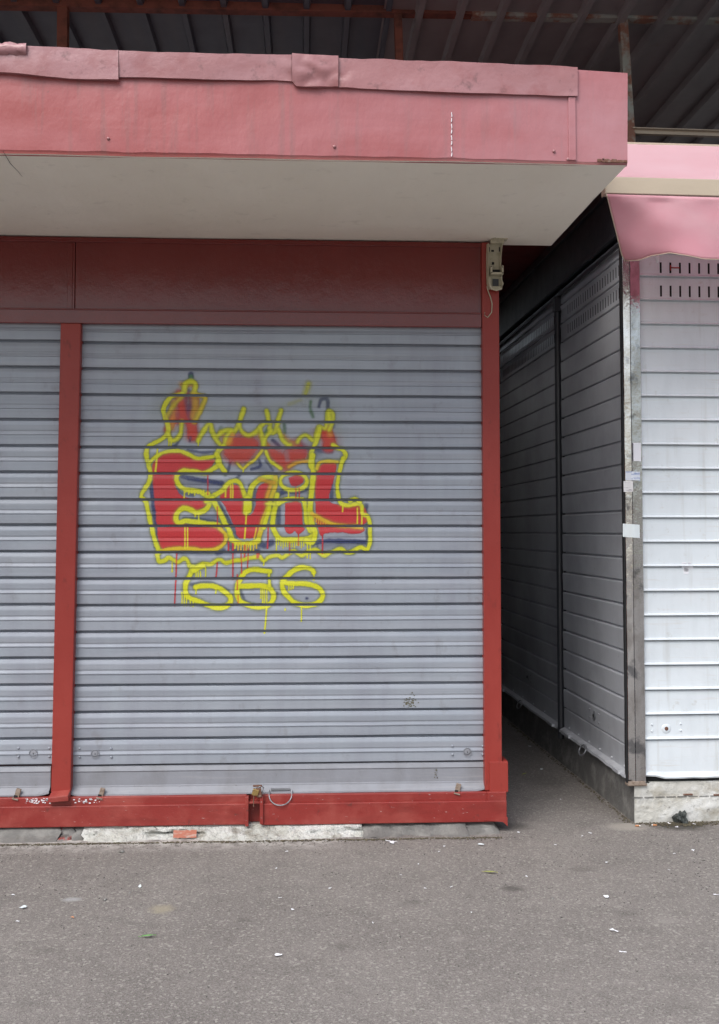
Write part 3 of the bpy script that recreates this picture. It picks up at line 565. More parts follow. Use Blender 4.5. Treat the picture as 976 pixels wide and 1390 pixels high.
# rubbed grey smudge low on the shutter
def smudge(cx_, cy_, w, h, seed, dens):
    b = MB()
    for k in range(dens):
        x = cx_ + rng.normal() * w; y = cy_ + rng.normal() * h; r = rng.uniform(.4, 1.6)
        p = PY(x, y, -.01); a = rng.uniform(0, 3)
        pts = []
        for q in range(6):
            aa = a + q * math.pi / 3; X = p.x + math.cos(aa) * r * .004 * rng.uniform(.5, 1.3); Z_ = p.z + math.sin(aa) * r * .003 * rng.uniform(.4, 1.2)
            pts.append((X, float(surf_y(X, Z_)) - .0016, Z_))
        b.quad(*pts)
    return b
b = smudge(556, 952, 5, 5, 1, 70); b.v += []; sm = b.build('paint_smudge', mat('dried_smear', (.12, .11, .07), .9), sh)
b = smudge(592, 1050, 1.2, 3, 1, 10); b.build('paint_smudge', bpy.data.materials['dried_smear'], sh)
# ------------------------------------------------------------------ canopy
CYF = -1.25; zs_f = Zf(400, 212, CYF)
can = MB()
ZC = ZS
xr_front = PZ(853, 221, ZC).x; xr_back = PZ(750, 331, ZC).x
yfront = CYF
rows = []
for i in range(17):
    t = i / 16; y = yfront + (0.0 + .02 - yfront) * t; xe = xr_front + (xr_back - xr_front) * t
    rows.append([(kx0 - .3 + (xe - kx0 + .3) * j / 80, y, ZC + .004 * fbm(j * .12, i * .3, 2)) for j in range(81)])
can.grid(rows, True)
sof = can.build('canopy_soffit', M['soffit'], kiosk, smooth=True)
b = MB(); b.tube([PZ(4, 205, ZC - .002), PZ(14, 222, ZC - .001), PZ(24, 232, ZC - .001), PZ(33, 243, ZC - .001)], .0010, 5); b.build('soffit_crack', M['black'], sof)
# soffit trim at the wall
def lerp_tab(tab, x):
    xs = [t[0] for t in tab]; ys_ = [t[1] for t in tab]; return float(np.interp(x, xs, ys_))
TOP = [(-260, 50), (0, 63), (15, 60), (32, 65), (80, 67), (162, 71), (280, 75), (395, 76.5), (460, 80), (488, 81.5), (783, 92.5), (851, 97)]
BOT = [(-260, 197), (0, 203), (400, 210.5), (613, 214.5), (853, 221)]
def dent(x, z): return .006 * nz(x * 1.3, z * 3, 5) + .002 * nz(x * 6, z * 8, 1)
b = MB(); rows = []
pxs = list(np.linspace(-260, 852, 200))
for k in range(14):
    t = k / 13; row = []
    for x in pxs:
        py = lerp_tab(TOP, x) * (1 - t) + lerp_tab(BOT, x) * t + (2 if k == 0 else 0)
        p = PY(x, py, CYF)
        edge = .004 * nz(p.x * 9, 3, 8) if k == 13 else 0
        row.append((p.x, CYF + dent(p.x, p.z), p.z + edge))
    rows.append(row)
bottom = [(x, y + .016, ZC - .002) for x, y, z in rows[-1]]
top = [(x, y + .9, z + .0) for x, y, z in rows[0]]
b.grid([top] + rows + [bottom], True)
# end return face
er = [(r[-1][0], r[-1][1], r[-1][2]) for r in rows]
b.grid([er, [(x - .02 - (xr_front - xr_back) * .75, y + .95, z) for x, y, z in er]], False)
fas = b.build('canopy_fascia', M['pink'], kiosk)
# screw heads, vertical laps, drip of white paint
b = MB()
for (x, y) in ((147, 188), (454, 199), (752, 205), (771, 216)):
    p = PY(x, y, CYF - .004); q = MB(); q.dome(p, .007, .005); q.build('screw', M['flash'], fas, smooth=True)
p0, p1 = PY(771, 132, CYF), PY(772, 218, CYF)
b.box(p0.x, p1.x + .03, CYF - .008, CYF + .002, p1.z, p0.z)
b.build('lap_strip', M['pink'], fas, .002)
b = MB()
for k, y in enumerate(np.arange(154, 213, 2.6)):
    if k % 3 == 2: continue
    p = PY(613 + .4 * math.sin(k), y, CYF - .004); b.box(p.x - .0014, p.x + .001, CYF - .006 + dent(p.x, p.z), CYF + .002, p.z - .004 - .003 * (k % 2), p.z + .004)
b.build('paint_drip', M['paper'], fas)
# grey chips near corner bottom
b = MB()
for k in range(60):
    x = rng.uniform(812, 850); y = lerp_tab(BOT, x) - abs(rng.normal()) * 1.6; p = PY(x, y - .5, CYF - .003); s_ = rng.uniform(.003, .009)
    b.box(p.x - s_, p.x + s_, CYF - .006 + dent(p.x, p.z), CYF + .002, p.z - s_ * .35, p.z + s_ * .35)
b.build('rust_chips', M['rusty'], fas)
# flashing lengths
def flashing(px0, px1, bot, proud, amp, seed, label=None):
    b = MB(); n = int((px1 - px0) / 1.3); rows = []
    for k in range(13):
        t = k / 11
        row = []
        for i in range(n + 1):
            x = px0 + (px1 - px0) * i / n
            yb = lerp_tab(bot, x); yt = lerp_tab(TOP, x)
            if k == 12: p = PY(x, yb, CYF); row.append((p.x, CYF - .001, p.z + .002)); continue
            py = yt + (yb - yt) * t; p = PY(x, py, CYF)
            cr = 1 + 2.2 * math.exp(-((x - 425) / 38) ** 2) * (.3 + t)
            e = amp * (1.3 * fbm(p.x * 2.4, p.z * 5, seed, 2) + .5 * max(0, nz(p.x * 5 + seed, p.z * 9, seed) - .25) * 2) + .011 * (cr - 1) * (abs(nz(p.x * 11 + p.z * 9, p.z * 15 - p.x * 4, seed)) - .2)
            row.append((p.x, CYF - proud - max(-proud * .6, e), p.z + (amp * .7 * nz(p.x * 7, seed, 1) if k == 11 else 0) + (.006 * fbm(p.x * 4, seed) if k == 0 else 0)))
        rows.append(row)
    back = [(x, y + .16, z - .004) for x, y, z in rows[0]]
    rim = [(x, y + .012, z + .004) for x, y, z in rows[0]]
    b.grid([back, rim] + rows, True)
    o = b.build('flashing', M['flash'], fas, smooth=True)
    mo = o.modifiers.new('e', 'EDGE_SPLIT'); mo.split_angle = R(38)
    if label: o['label'] = label
flashing(-250, 162, [(-250, 98), (0, 101), (30, 103), (60, 106), (95, 109), (162, 111)], .02, .006, 1.0)
flashing(162.5, 396, [(162, 106), (300, 110), (370, 110), (396, 112)], .013, .006, 4.0)
flashing(396.5, 459, [(396, 112), (402, 119), (430, 121), (459, 120)], .022, .01, 7.0, 'crumpled length of flashing')
flashing(459.5, 783, [(459, 120), (488, 122), (600, 127), (783, 132)], .014, .005, 9.0)
b = MB(); rows = []
p = PY(10, 66, CYF)
for k in range(7):
    a = k / 6 * math.pi; rows.append([(p.x + (i / 12 - .5) * .17, CYF - .022 - .018 * math.sin(a) + .012 * nz(i * .6, k, 2), p.z - .012 + .024 * math.cos(a) + .012 * nz(i * .5, k * .7, 9)) for i in range(13)])
b.grid(rows, False); b.build('folded_flashing_end', M['flash'], fas, smooth=True)
# ------------------------------------------------------------------ plastic bracket under the canopy
xb = Xf(671, -.06); zb0 = Zf(671, 320, -.09); 
br = thing('lamp_bracket', 'cream plastic lamp bracket with open casing fixed at the top of the right red post', 'bracket', (xb, -.06, zb0 - .28))
def L(px, py, y=-.08): p = PY(px, py, y); return (p.x - xb, p.z - (zb0 - .28))
b = MB()
prof = [(661.0, 331, 683, 331, 0), (661, 340, 681.5, 337, .004), (660.5, 350, 680.5, 348, .008), (660.5, 362, 680, 360, .008), (660.8, 375, 681.5, 366, .002), (661, 388, 682, 380, 0), (664, 394, 681, 392, .0)]
fr, bk = [], []
for (lx, ly, rx, ry, o_) in prof:
    a1 = L(lx, ly); a2 = L(rx, ry); zz = (a1[1] + a2[1]) / 2
    fr.append([(a1[0], -.005, zz), (a1[0] + .006, -.035 - o_, zz), (a1[0] + .008, -.035 - o_, zz), (a1[0] + .010, -.012, zz), ((a1[0] + a2[0]) / 2, -.010, zz), (a2[0] - .008, -.012, zz), (a2[0] - .006, -.035 - o_, zz), (a2[0] - .003, -.035 - o_, zz), (a2[0], -.005, zz)])
b.grid(fr); b.build('casing', M['cream'], br, .0015)
b = MB(); a1, a2 = L(668.5, 319.5), L(688, 326.5); b.box(a1[0], a2[0], -.05, -.002, a2[1], a1[1]); b.box(a1[0] - .012, a2[0] - .018, -.04, -.004, a2[1] - .02, a2[1] + .001)
b.cur = 1
for px in (671, 686): c = L(px, 324.5); b.dome((c[0], -.0505, c[1]), .003, .002)
for px, py, w_, h_ in ((664.5, 338, .004, .012), (678.5, 338, .004, .012), (669.5, 340, .009, .005), (670, 357, .008, .007)): c = L(px, py); b.box(c[0] - w_, c[0] + w_ * .6, -.0135, -.011, c[1] - h_, c[1] + h_)
b.build('cap', [M['cream'], M['black']], br, .002)
b = MB(); l1, l2 = L(664.5, 362.5), L(682, 373.5)
b.box(l1[0], l1[0] + .009, -.056, -.01, l2[1], l1[1]); b.box(l2[0] - .009, l2[0], -.056, -.01, l2[1], l1[1]); b.box(l1[0], l2[0], -.056, -.012, l2[1] - .003, l2[1] + .007)
b.cur = 1; b.dome((l1[0] + .005, -.057, l1[1] - .007), .003, .002); b.dome((l2[0] - .005, -.057, l1[1] - .007), .003, .002); b.box(l1[0] + .012, l2[0] - .012, -.018, -.0115, l2[1] + .008, l2[1] + .03)
b.build('clip_frame', [M['cream'], M['black']], br, .0015)
b = MB(); c = L(673, 386); pts = [(c[0] - .034, -.03, c[1] + .035), (c[0] - .036, -.034, c[1]), (c[0] - .026, -.036, c[1] - .026), (c[0], -.038, c[1] - .034), (c[0] + .026, -.036, c[1] - .026), (c[0] + .034, -.034, c[1] + .002), (c[0] + .026, -.03, c[1] + .035)]
b.tube(pts, .006, 8); b.tube([(c[0] - .028, -.03, c[1] - .02), (c[0] + .03, -.03, c[1] - .02)], .008, 8); b.cur = 1; b.box(c[0] - .016, c[0] + .016, -.016, -.0095, c[1] - .018, c[1] + .03)
b.build('lamp_cup', [M['cream'], M['dark_metal']], br, smooth=False)
b = MB(); pts = []
for px, py, y in ((661, 389, -.085), (662.5, 395, -.07), (666, 404, -.062), (668, 412, -.06), (667.3, 424, -.059), (662, 431, -.058), (657.5, 428, -.055), (658, 424, -.055)):
    p = PY(px, py, y); pts.append((p.x - xb, p.y + .06, p.z - (zb0 - .28)))
b.tube(pts, .003, 6); b.build('wire', M['cream'], br, smooth=True)
# padlock
c = PY(346.5, 1073, -.09)
pk = thing('padlock', 'small worn brass padlock hanging on the lock slot of the red base rail', 'padlock', (c.x, c.y, c.z - .03))
m = Matrix.Rotation(R(16), 4, 'Y'); b = MB(); b.box(-.021, .012, -.012, .008, .004, .038, m); b.build('body', M['brass'], pk, .004)
b = MB(); pts = [m @ Vector(q) for q in ((.004, -.002, .034), (.006, -.002, .052), (.016, 0, .060), (.028, .002, .052), (.030, .004, .03), (.028, .004, .012))]; b.tube(pts, .0035, 8); b.build('shackle', M['galv'], pk, smooth=True)
b = MB(); b.box(-.012, .034, -.004, .012, .048, .056); b.box(.008, .034, -.006, .016, -.006, .040, Matrix.Rotation(R(-8), 4, 'Y')); b.tube([(-.006, -.012, .006), (-.008, -.01, -.02), (-.007, -.01, -.05)], .0035, 6); b.build('hasp', M['rusty'], pk, .002)
# ------------------------------------------------------------------ white kiosk on the right
wk = thing('white_market_kiosk', 'white shuttered kiosk on a concrete plinth beside the alley, dark grey side shutters', 'kiosk', K0, KA)
WL = 3.2; DEP = 6.3  # depth stretched so no light enters the alley from behind
zTop = KS(760, 326.2).z                                # top line of the side fascia
zTop = KP(848, 235).z; zHead = KP(848, 313).z
zPl = KP(862, 1062).z
zFb = KP(900, 1056, 0).z
cw = KP(874.5, 800).x                                  # corner post width
b = MB(); b.box(.035, WL, .035, DEP, zPl - .06, zTop - .01); b.build('wall', M['black'], wk)
b = MB(); b.box(-.01, WL, .0, DEP, zHead, zTop); b.box(-.03, .0, -.02, DEP, zTop - .05, zTop + .004); b.box(-.022, .0, -.01, DEP, zHead - .004, zHead + .02); b.box(-.016, .0, -.01, DEP, zHead - .07, zHead - .05)
b.build('head_box', M['dark_metal'], wk, .003)
# plinth
b = MB(); zs_ = zPl - .004
def rough_wall(b, p0, p1, z0, z1, nrm, amp, seed, nx=120, nzr=10, flip=False):
    p0, p1 = Vector(p0), Vector(p1); rows = []
    for k in range(nzr + 1):
        z = z1 + (z0 - z1) * k / nzr; row = []
        for i in range(nx + 1):
            q = p0.lerp(p1, i / nx); e = amp * fbm(q.x * 5 + q.y * 5, z * 7, seed) + (amp * 2 * max(0, k / nzr - .75) * 2 * abs(nz(i * .13, seed, 2)))
            row.append((q.x + nrm[0] * e, q.y + nrm[1] * e, z))
        rows.append(row)
    b.grid(rows, flip)
rough_wall(b, (.012, -.004), (WL, -.004), -.01, zs_, (0, -1), .006, 2, flip=True)
b.quad((.012, -.004, zs_), (WL, -.004, zs_), (WL, .3, zs_), (.012, .3, zs_))
pf = b.build('plinth', M['plinth'], wk)
b = MB(); rough_wall(b, (.012, DEP), (.012, -.004), -.01, zs_, (-1, 0), .005, 5, flip=True)
b.quad((.012, DEP, zs_), (.012, -.004, zs_), (.1, -.004, zs_), (.1, DEP, zs_)); b.build('plinth', M['concrete_grey'], wk)
for px, py in ((934, 1078.5), (975, 1079)):
    b = MB(); c = KP(px, py, -.006); b.box(c.x - .026, c.x + .026, -.010, .0, c.z - .005, c.z + .005); b.build('rust_spot', M['rusty'], pf, .003)
b = MB(); 
for k in range(8):
    c0 = KP(860, 1079 + nz(k, 3) * 1, -.009)
    b.box(c0.x + k * .06, c0.x + k * .06 + .05, -.0078, -.004, zs_ - .075 + .004 * nz(k * 2, 1), zs_ - .072 + .004 * nz(k * 2, 1))
b.build('plinth_joint', M['concrete_grey'], pf)
# corner post: two steel faces with a bright fold
b = MB(); zc0, zc1 = zPl - .002, zHead + .1
xa = KP(849.5, 800).x; xm = KP(859.5, 800, -.012).x; xc = KP(873.5, 800, -.012).x
prof = [(xa, .05), (xa, .0), (xa + .003, -.004), (xm - .002, -.016), (xm, -.021), (xm + .003, -.0165), (xc, -.012), (xc + .003, -.008), (xc + .003, .05)]
rows = []
for k in range(34):
    z = zc1 + (zc0 - zc1) * k / 33; rows.append([(x + .0012 * nz(z * 4, x * 40), y + .0018 * nz(z * 3, x * 30, 5), z) for x, y in prof])
b.grid(rows, True); cp = b.build('corner_post', M['steel'], wk)
b = MB(); b.box(xa - .008, xc + .004, -.02, .03, zPl - .0035 - .012, zPl - .003); b.box(xa - .006, xm + .05, -.024, -.018, zPl - .012, zPl + .01); b.build('foot_plate', M['tab'], cp, .002)
b = MB(); b.box(xa - .009, xa - .001, -.002, .012, zPl, zHead + .08); b.build('rubber_seal', M['black'], cp)
# stickers
def stick(x0, y0, x1, y1, m, lab, tilt=0, bend=False):
    a = KP(x0, y0, -.019); c = KP(x1, y1, -.019); b = MB(); n = 6; rows = []
    for k in range(5):
        t = k / 4; z = a.z + (c.z - a.z) * t; row = []
        for i in range(n + 1):
            x = a.x + (c.x - a.x) * i / n
            y = np.interp(x, [xa - .02, xa + .003, xm, xc, xc + .03], [-.002, -.006, -.0235, -.0148, -.013]) - .0012 + .0006 * nz(i, k, x0)
            row.append((x, float(y), z + tilt * (i / n - .5)))
        rows.append(row)
    b.grid(rows, True); o = b.build('sticker', m, cp); o['label'] = lab
    s_ = o.modifiers.new('s', 'SOLIDIFY'); s_.thickness = .0006
stick(859.3, 601, 870.5, 626, M['paper'], 'tall blank white sticker, uppermost on the steel post')
stick(850, 640, 869, 652, M['sticker_blue'], 'white sticker with blurred blue print', -.002)
stick(847.5, 652.8, 859, 667.5, M['sticker_grey'], 'small white sticker with grey print', .001)
stick(846.5, 711.5, 868.5, 729.5, M['paper_cool'], 'blank pale sticker, lowest on the steel post', -.006)
# front shutter
zbs = [KP(915, y, 0).z for y in (378, 409.5, 441.5)]
fp = (KP(915, 409.5).z - KP(915, 1005.5).z) / 18.0
zl = KP(915, 1005.5).z
PF = [(0, 0), (.84, 0), (.855, -.003), (.90, -.013), (.925, -.0145), (.935, .012), (.985, .012), (1, 0)]
def slat_plane(along0, along1, ztop, zbot, zg, pit, prof, slots, mapf, wav, flip, margin=.05, slot_w=.011, slot_s=.054):
    cols_ = {round(along0, 4), round(along1, 4)}; n = int(abs(along1 - along0) / .06)
    for i in range(n + 1): cols_.add(round(along0 + (along1 - along0) * i / n, 4))
    srange = []; s_ = min(along0, along1) + margin
    while s_ < max(along0, along1) - margin - slot_w: srange.append((round(s_, 4), round(s_ + slot_w, 4))); s_ += slot_s
    if slots:
        cols_ = {c for c in cols_ if not any(a - .002 < c < b_ + .002 for a, b_ in srange)}
        for a, b_ in srange: cols_ |= {a, b_}
    cs = sorted(cols_); zz = []
    k = math.floor((zg - ztop) / pit) - 1
    while zg - k * pit > zbot:
        for t, yv in prof[:-1]:
            z = zg - (k + t) * pit
            if zbot < z < ztop: zz.append((z, yv))
        if slots:
            for (sa, sb) in slots:
                pass
        k += 1
    zz = [(ztop, 0)] + zz + [(zbot, 0)]
    for sa, sb in slots: zz += [(sa, 0), (sb, 0)]
    zz.sort(reverse=True)
    b = MB(); base_ = 0
    for z, yv in zz:
        for c in cs: b.v.append(tuple(mapf(c, yv + wav * nz(c * 2.4, z * 3, 6), z)))
    w = len(cs)
    for i in range(len(zz) - 1):
        zm = (zz[i][0] + zz[i + 1][0]) / 2; inz = any(sa > zm > sb for sa, sb in slots)
        for j in range(w - 1):
            cm = (cs[j] + cs[j + 1]) / 2
            if inz and any(a < cm < b_ for a, b_ in srange): continue
            a = i * w + j; q = (a, a + 1, a + w + 1, a + w); b.f.append(q if flip else q[::-1]); b.mi.append(0)
    return b
sl = [(KP(905, 355.5).z, KP(905, 370).z), (KP(905, 387).z, KP(905, 402).z)]
b = slat_plane(xc + .004, WL, zHead + .02, zl, zl, fp, PF, sl, lambda c, o, z: (c, .012 + o, z), .003, False, KP(898, 400).x - xc - .004 - .004)
fsr = b.build('shutter', M['white_slat'], wk); fsr['label'] = 'white front roller shutter with vent slots at the top'
b = MB(); n = 60; rows = []
for yv, z in ((.014, zl), (.012, zl - .004), (.012, zFb + .03), (.004, zFb + .012), (-.004, zFb + .002), (.0, zFb - .006), (.03, zFb - .004)):
    rows.append([(xc + .004 + (WL - xc) * i / n, yv + .003 * nz(i * .5, z * 20, 3), z + (.006 * fbm(i * .35, 1, 2) + (.016 if i < 2 else 0) if z < zFb + .02 else 0)) for i in range(n + 1)])
b.grid(rows, True); b.build('bottom_rail', M['white_slat'], fsr)
b = MB(); c = KP(905.5, 989.5, .0)
b.dome((c.x, .011, c.z), .026, .003, n=20); b.cur = 1; b.dome((c.x, .0085, c.z), .011, .004, n=14); b.cur = 0
for px, py in ((886, 984), (886, 993), (925, 983), (925, 992)): q = KP(px, py, .0); rivet((q.x, .011, q.z), fsr, m='white_slat')
b.build('lock_plate', [M['white_slat'], M['rusty']], fsr, smooth=True)
b = MB(); c = KP(916, 363, 0); b.box(c.x - .024, c.x + .03, .006, .010, c.z - .003, c.z + .003); b.box(c.x - .024, c.x - .018, .006, .010, c.z - .014, c.z + .014); b.build('red_mark', M['red'], fsr)
c = KP(935, 768.5, 0)
b = MB()
for k in range(14): xx, zz2 = c.x + rng.uniform(-.024, .024), c.z + rng.uniform(-.03, .02); w_ = rng.uniform(.004, .014); b.box(xx - w_, xx + w_, .0105, .0118, zz2 - w_, zz2 + w_)
b.build('tape_residue', M['paper'], fsr)
# side shutters
ymul = KS(761, 800).y
sbot = KS(845, 1050).z
spz = (zHead - .02 - sbot)
PS = [(0, .014), (.012, .012), (.05, -.003), (.1, -.006), (.93, -.003), (.955, .0), (.972, .014), (1, .014)]
zsl = KS(842, 1009).z; sp = fp * .97
def side(y0, y1, lab, ring_px, drop):
    s_top = KS(835, 372).z; sls = []
    for q in (2, 3):
        zc = zsl + sp * math.floor((zHead - .06 - zsl) / sp) - (q - 1) * sp + sp * .5; sls.append((zc + .03, zc - .03))
    b = slat_plane(y0, y1, zHead - .02, zsl - .004, zsl, sp, PS, sls, lambda c, o, z: (.012 + o, c, z), .0025, True, .12, .014, .05)
    o = b.build('side_shutter', M['side_slat'], wk); o['label'] = lab
    b = MB(); n = 24; rows = []
    for xv, z in ((.016, zsl), (.008, zsl - .004), (.010, sbot + .03), (-.022, sbot + .018), (-.026, sbot + .004), (.01, sbot - .004)):
        rows.append([(xv + .002 * nz(i, z * 9), y0 + (y1 - y0) * i / n, z + (.007 * fbm(i * .4, y0, 2) if z < sbot + .028 else 0)) for i in range(n + 1)])
    b.grid(rows, False)
    for q in np.linspace(y0 + .12, y1 - .12, 6): b.dome((.008, q, sbot + .045), .006, .005, axis=(-1, 0, 0))
    b.box(-.034, .0, y0 + .1, y0 + .2, sbot + .004, sbot + .022); b.box(-.034, .0, y1 - .25, y1 - .08, sbot + .004, sbot + .022)
    b.build('bottom_rail', M['side_slat'], o)
    c = KS(*ring_px, -.03); pts = [(-.03 - .03 * (1 - math.cos(a)) / 2, c.y + .055 * math.sin(a), c.z + .03 * math.cos(a)) for a in [k * math.pi / 10 for k in range(21)]]
    b = MB(); b.tube(pts, .0045, 8, False); b.build('pull_ring', M['galv'], o, smooth=True)
    yc = y0 + (y1 - y0) * .5; b = MB(); cz = zsl + sp * .5
    cc = KS(805, 960).y if y0 < .5 else yc
    b.dome((.006, cc, cz), .03, .004, axis=(-1, 0, 0), n=18); b.cur = 1; b.dome((.002, cc, cz), .012, .004, axis=(-1, 0, 0)); b.cur = 0
    for dy in (-.09, .09):
        for dz_ in (-.025, .025): rivet((.006, cc + dy, cz + dz_), o, (-1, 0, 0), 'galv', .007)
    b.build('lock_plate', [M['galv'], M['black']], o, smooth=True)
side(.02, ymul - .03, 'grey side shutter nearest the street', (794, 1018), 0)
side(ymul + .03, ymul * 2 + .55, 'darker side shutter deep in the alley', (707.6, 956), 0)
b = MB(); b.tube([(-.005, ymul, sbot - .05), (-.005, ymul, zHead - .1)], .022, 12); b.box(-.03, .03, ymul - .035, ymul + .035, zHead - .16, zHead - .06)
b.box(.012, .03, ymul - .04, ymul + .04, sbot - .03, zHead); b.build('mullion', M['dark_metal'], wk, .002)
b = MB(); b.box(-.004, .05, ymul * 2 + .58, DEP, zPl, zHead - .02); b.build('side_panel', M['dark_metal'], wk)
b = MB(); b.box(kxr - .01, K0.x + .02, .06, 6.45, zTop + .03, zTop + .08); b.box(kxr - .01, xr_back - .03, .06, .10, ZS + .02, zTop + .08)
b.build('alley_light_block', M['dull_red'], kiosk)  # added slab and end wall, block stray light from above the alley
# ------------------------------------------------------------------ awning
aw = thing('awning', 'faded pink fabric awning with beige front bar above the white shutter', 'awning', KM @ Vector((0, 0, 3.1)), KA)
def AP(px, py, ly): p = KP(px, py, ly); return Vector((p.x, p.y, p.z - 3.1))
BY = -.55; XE = WL + .1
bt, bb = AP(900, 241.5, BY), AP(900, 264, BY)
xa0 = AP(823, 262, BY).x
b = MB(); b.box(xa0, XE, BY, BY + .06, bb.z, bt.z); b.box(xa0 - .006, xa0, BY - .004, BY + .064, bb.z - .004, bt.z + .004); b.build('front_bar', M['beige'], aw, .006)
bk_z = AP(900, 194.5, .02).z; rows = []
for k in range(14):
    t = k / 13; y = .02 + (BY + .02 - .02) * t; z = bk_z + (bt.z + .004 - bk_z) * t - .02 * math.sin(math.pi * t)
    rows.append([(xa0 + (XE - xa0) * i / 60, y, z + .006 * nz(i * .2, t * 2, 3)) for i in range(61)])
b = MB(); b.grid(rows, True); o = b.build('canopy_fabric', M['fabric_top'], aw, smooth=True); s_ = o.modifiers.new('s', 'SOLIDIFY'); s_.thickness = .003
# valance, pulled in towards the post at its lower left corner
LEFT = [(823, 263), (828.5, 285), (837, 319), (843.5, 345), (848, 354.5)]
BOTV = [(848, 354.5), (867, 353.5), (884, 347.5), (909, 343.5), (935, 347.5), (956, 352), (976, 352.5), (1020, 347), (1070, 352), (1140, 346), (1240, 352)]
rows = []; NR = 22; NC = 110
for k in range(NR + 1):
    t = k / NR; row = []
    lx = np.interp(t, [0, .24, .61, .9, 1], [q[0] for q in LEFT])
    for i in range(NC + 1):
        s_ = i / NC; x = lx + (1240 - lx) * s_
        yb = lerp_tab(BOTV, 848 + (1240 - 848) * s_) ; yt = 263.5 + (x - 823) * .03
        py = yt + (yb - yt) * t
        ly = BY - .004 + t * (.15 * math.exp(-s_ * 9) + .0)
        fold = .016 * math.sin(s_ * 19 + .8) * t + .012 * nz(s_ * 9, t * 2.2, 4) * (t > .05)
        p = AP(x, py, ly + fold); row.append(p)
    rows.append(row)
b = MB(); b.grid(rows, True)
o = b.build('valance', M['fabric'], aw, smooth=True); s_ = o.modifiers.new('s', 'SOLIDIFY'); s_.thickness = .003
b = MB(); e = [r[0] + Vector((0, -.003, 0)) for r in rows]; b.tube(e, .0028, 6); b.tube([q + Vector((0, -.003, 0)) for q in rows[-1]], .0022, 6); b.build('hem', M['beige'], o, smooth=True)
b = MB(); c = AP(892.5, 349, BY + .2); b.tube([c + Vector((0, 0, .02)), c, c + Vector((0, 0, -.018)), c + Vector((0, 0, -.028))], [.003, .010, .009, .003], 8); b.build('hook', M['paper'], aw, smooth=True)
b = MB(); b.box(.0, XE, .0, .05, zTop - 3.1 + .005, bk_z - .006); b.build('wall_plate', M['beige'], aw)
# ------------------------------------------------------------------ market hall roof
hr = thing('market_hall_roof', 'dark corrugated hall roof on rusty steel frame above the kiosks', 'roof', (0, 6, 0))
HZ = H + 4.25
def deck(x0, x1, m, sp_, rw, rh, lab, z=HZ):
    b = MB(); xs = []; x = x0
    while x < x1: xs += [(x, 0), (x + sp_ - rw * 2, 0), (x + sp_ - rw * 1.6, -rh), (x + sp_ - rw * .4, -rh)]; x += sp_
    rows = [[(x, y - 6, z + o_ + (y - 6) * 0.0) for x, o_ in xs] for y in (.9, 8, 17)]
    b.grid(rows, False); o = b.build('roof_sheet', m, hr); o['label'] = lab
split = PY(514, 60, 3.2).x
deck(-9, split, M['deck_dark'], .335, .035, .05, 'darker roof sheeting on the left', HZ + .03)
deck(split + .02, 12, M['deck'], .335, .04, .06, 'lighter grey roof sheeting on the right')
b = MB(); b.box(-9, 12, .9 - 6, 1.0 - 6, HZ + .07, HZ + .3); b.box(-9.1, -9, -5, 11, 0, HZ + .3); b.box(12, 12.1, -5, 11, 0, HZ + .3); b.box(-9, 12, -5, 11, HZ + .12, HZ + .2); b.build('shell', M['black'], hr)
BYW = 2.95
def HP(px, py, y=BYW): p = PY(px, py, y); return Vector((p.x, p.y - 6, p.z))
def bar(b, p, q, hw, hd):
    p, q = Vector(p), Vector(q); t = (q - p).normalized(); u = Vector((0, 1, 0)); v = t.cross(u).normalized()
    c = []
    for e in (p, q): c += [e + v * hw - u * hd, e - v * hw - u * hd, e - v * hw + u * hd, e + v * hw + u * hd]
    b.hexa([c[0], c[1], c[2], c[3], c[4], c[5], c[6], c[7]])
b = MB(); bar(b, HP(640, 16.5), HP(1100, 25), .05, .05); bar(b, HP(640, 12), HP(1100, 20) , .012, .07); b.build('beam', M['rust'], hr, .004)
b = MB(); bar(b, HP(-400, -4), HP(640, 16), .042, .05); b.build('beam', M['brown'], hr, .004)
b = MB(); bar(b, HP(86, 2), HP(85, 110), .042, .04); b.build('support', M['brown'], hr, .004)
b = MB(); bar(b, HP(540, 18), HP(543, 120), .032, .035); b.build('support', M['brown'], hr, .004)
b = MB(); bar(b, HP(845, 25), HP(857, 215), .035, .035); b.build('support', M['rust'], hr, .004)
b = MB(); bar(b, HP(857, 178.5), HP(1120, 187), .022, .02); bar(b, HP(857, 176), HP(1120, 184.5), .004, .05); b.build('rail', M['beige'], hr)
# far red store wall closing the alley
rw = thing('rear_kiosk', 'dull red upper wall of a kiosk closing the far end of the alley', 'kiosk', (3.0, 6.5, 0))
b = MB(); b.box(-2.2, 1.5, 0, 2.5, 0, 5.2); b.box(-2.2, 1.5, -.03, .0, 3.4, 3.46); b.build('wall', mat('rear_red', (.17, .025, .022), .4, bumps=[(U, 6, .01)]), rw, .004)
b = MB()
for k in range(26): b.box(-2.0, 1.4, -.035 + .004 * (k % 2), 0.0, .2 + k * .11, .2 + k * .11 + .102)
b.build('shutter', M['side_slat'], rw, .004)
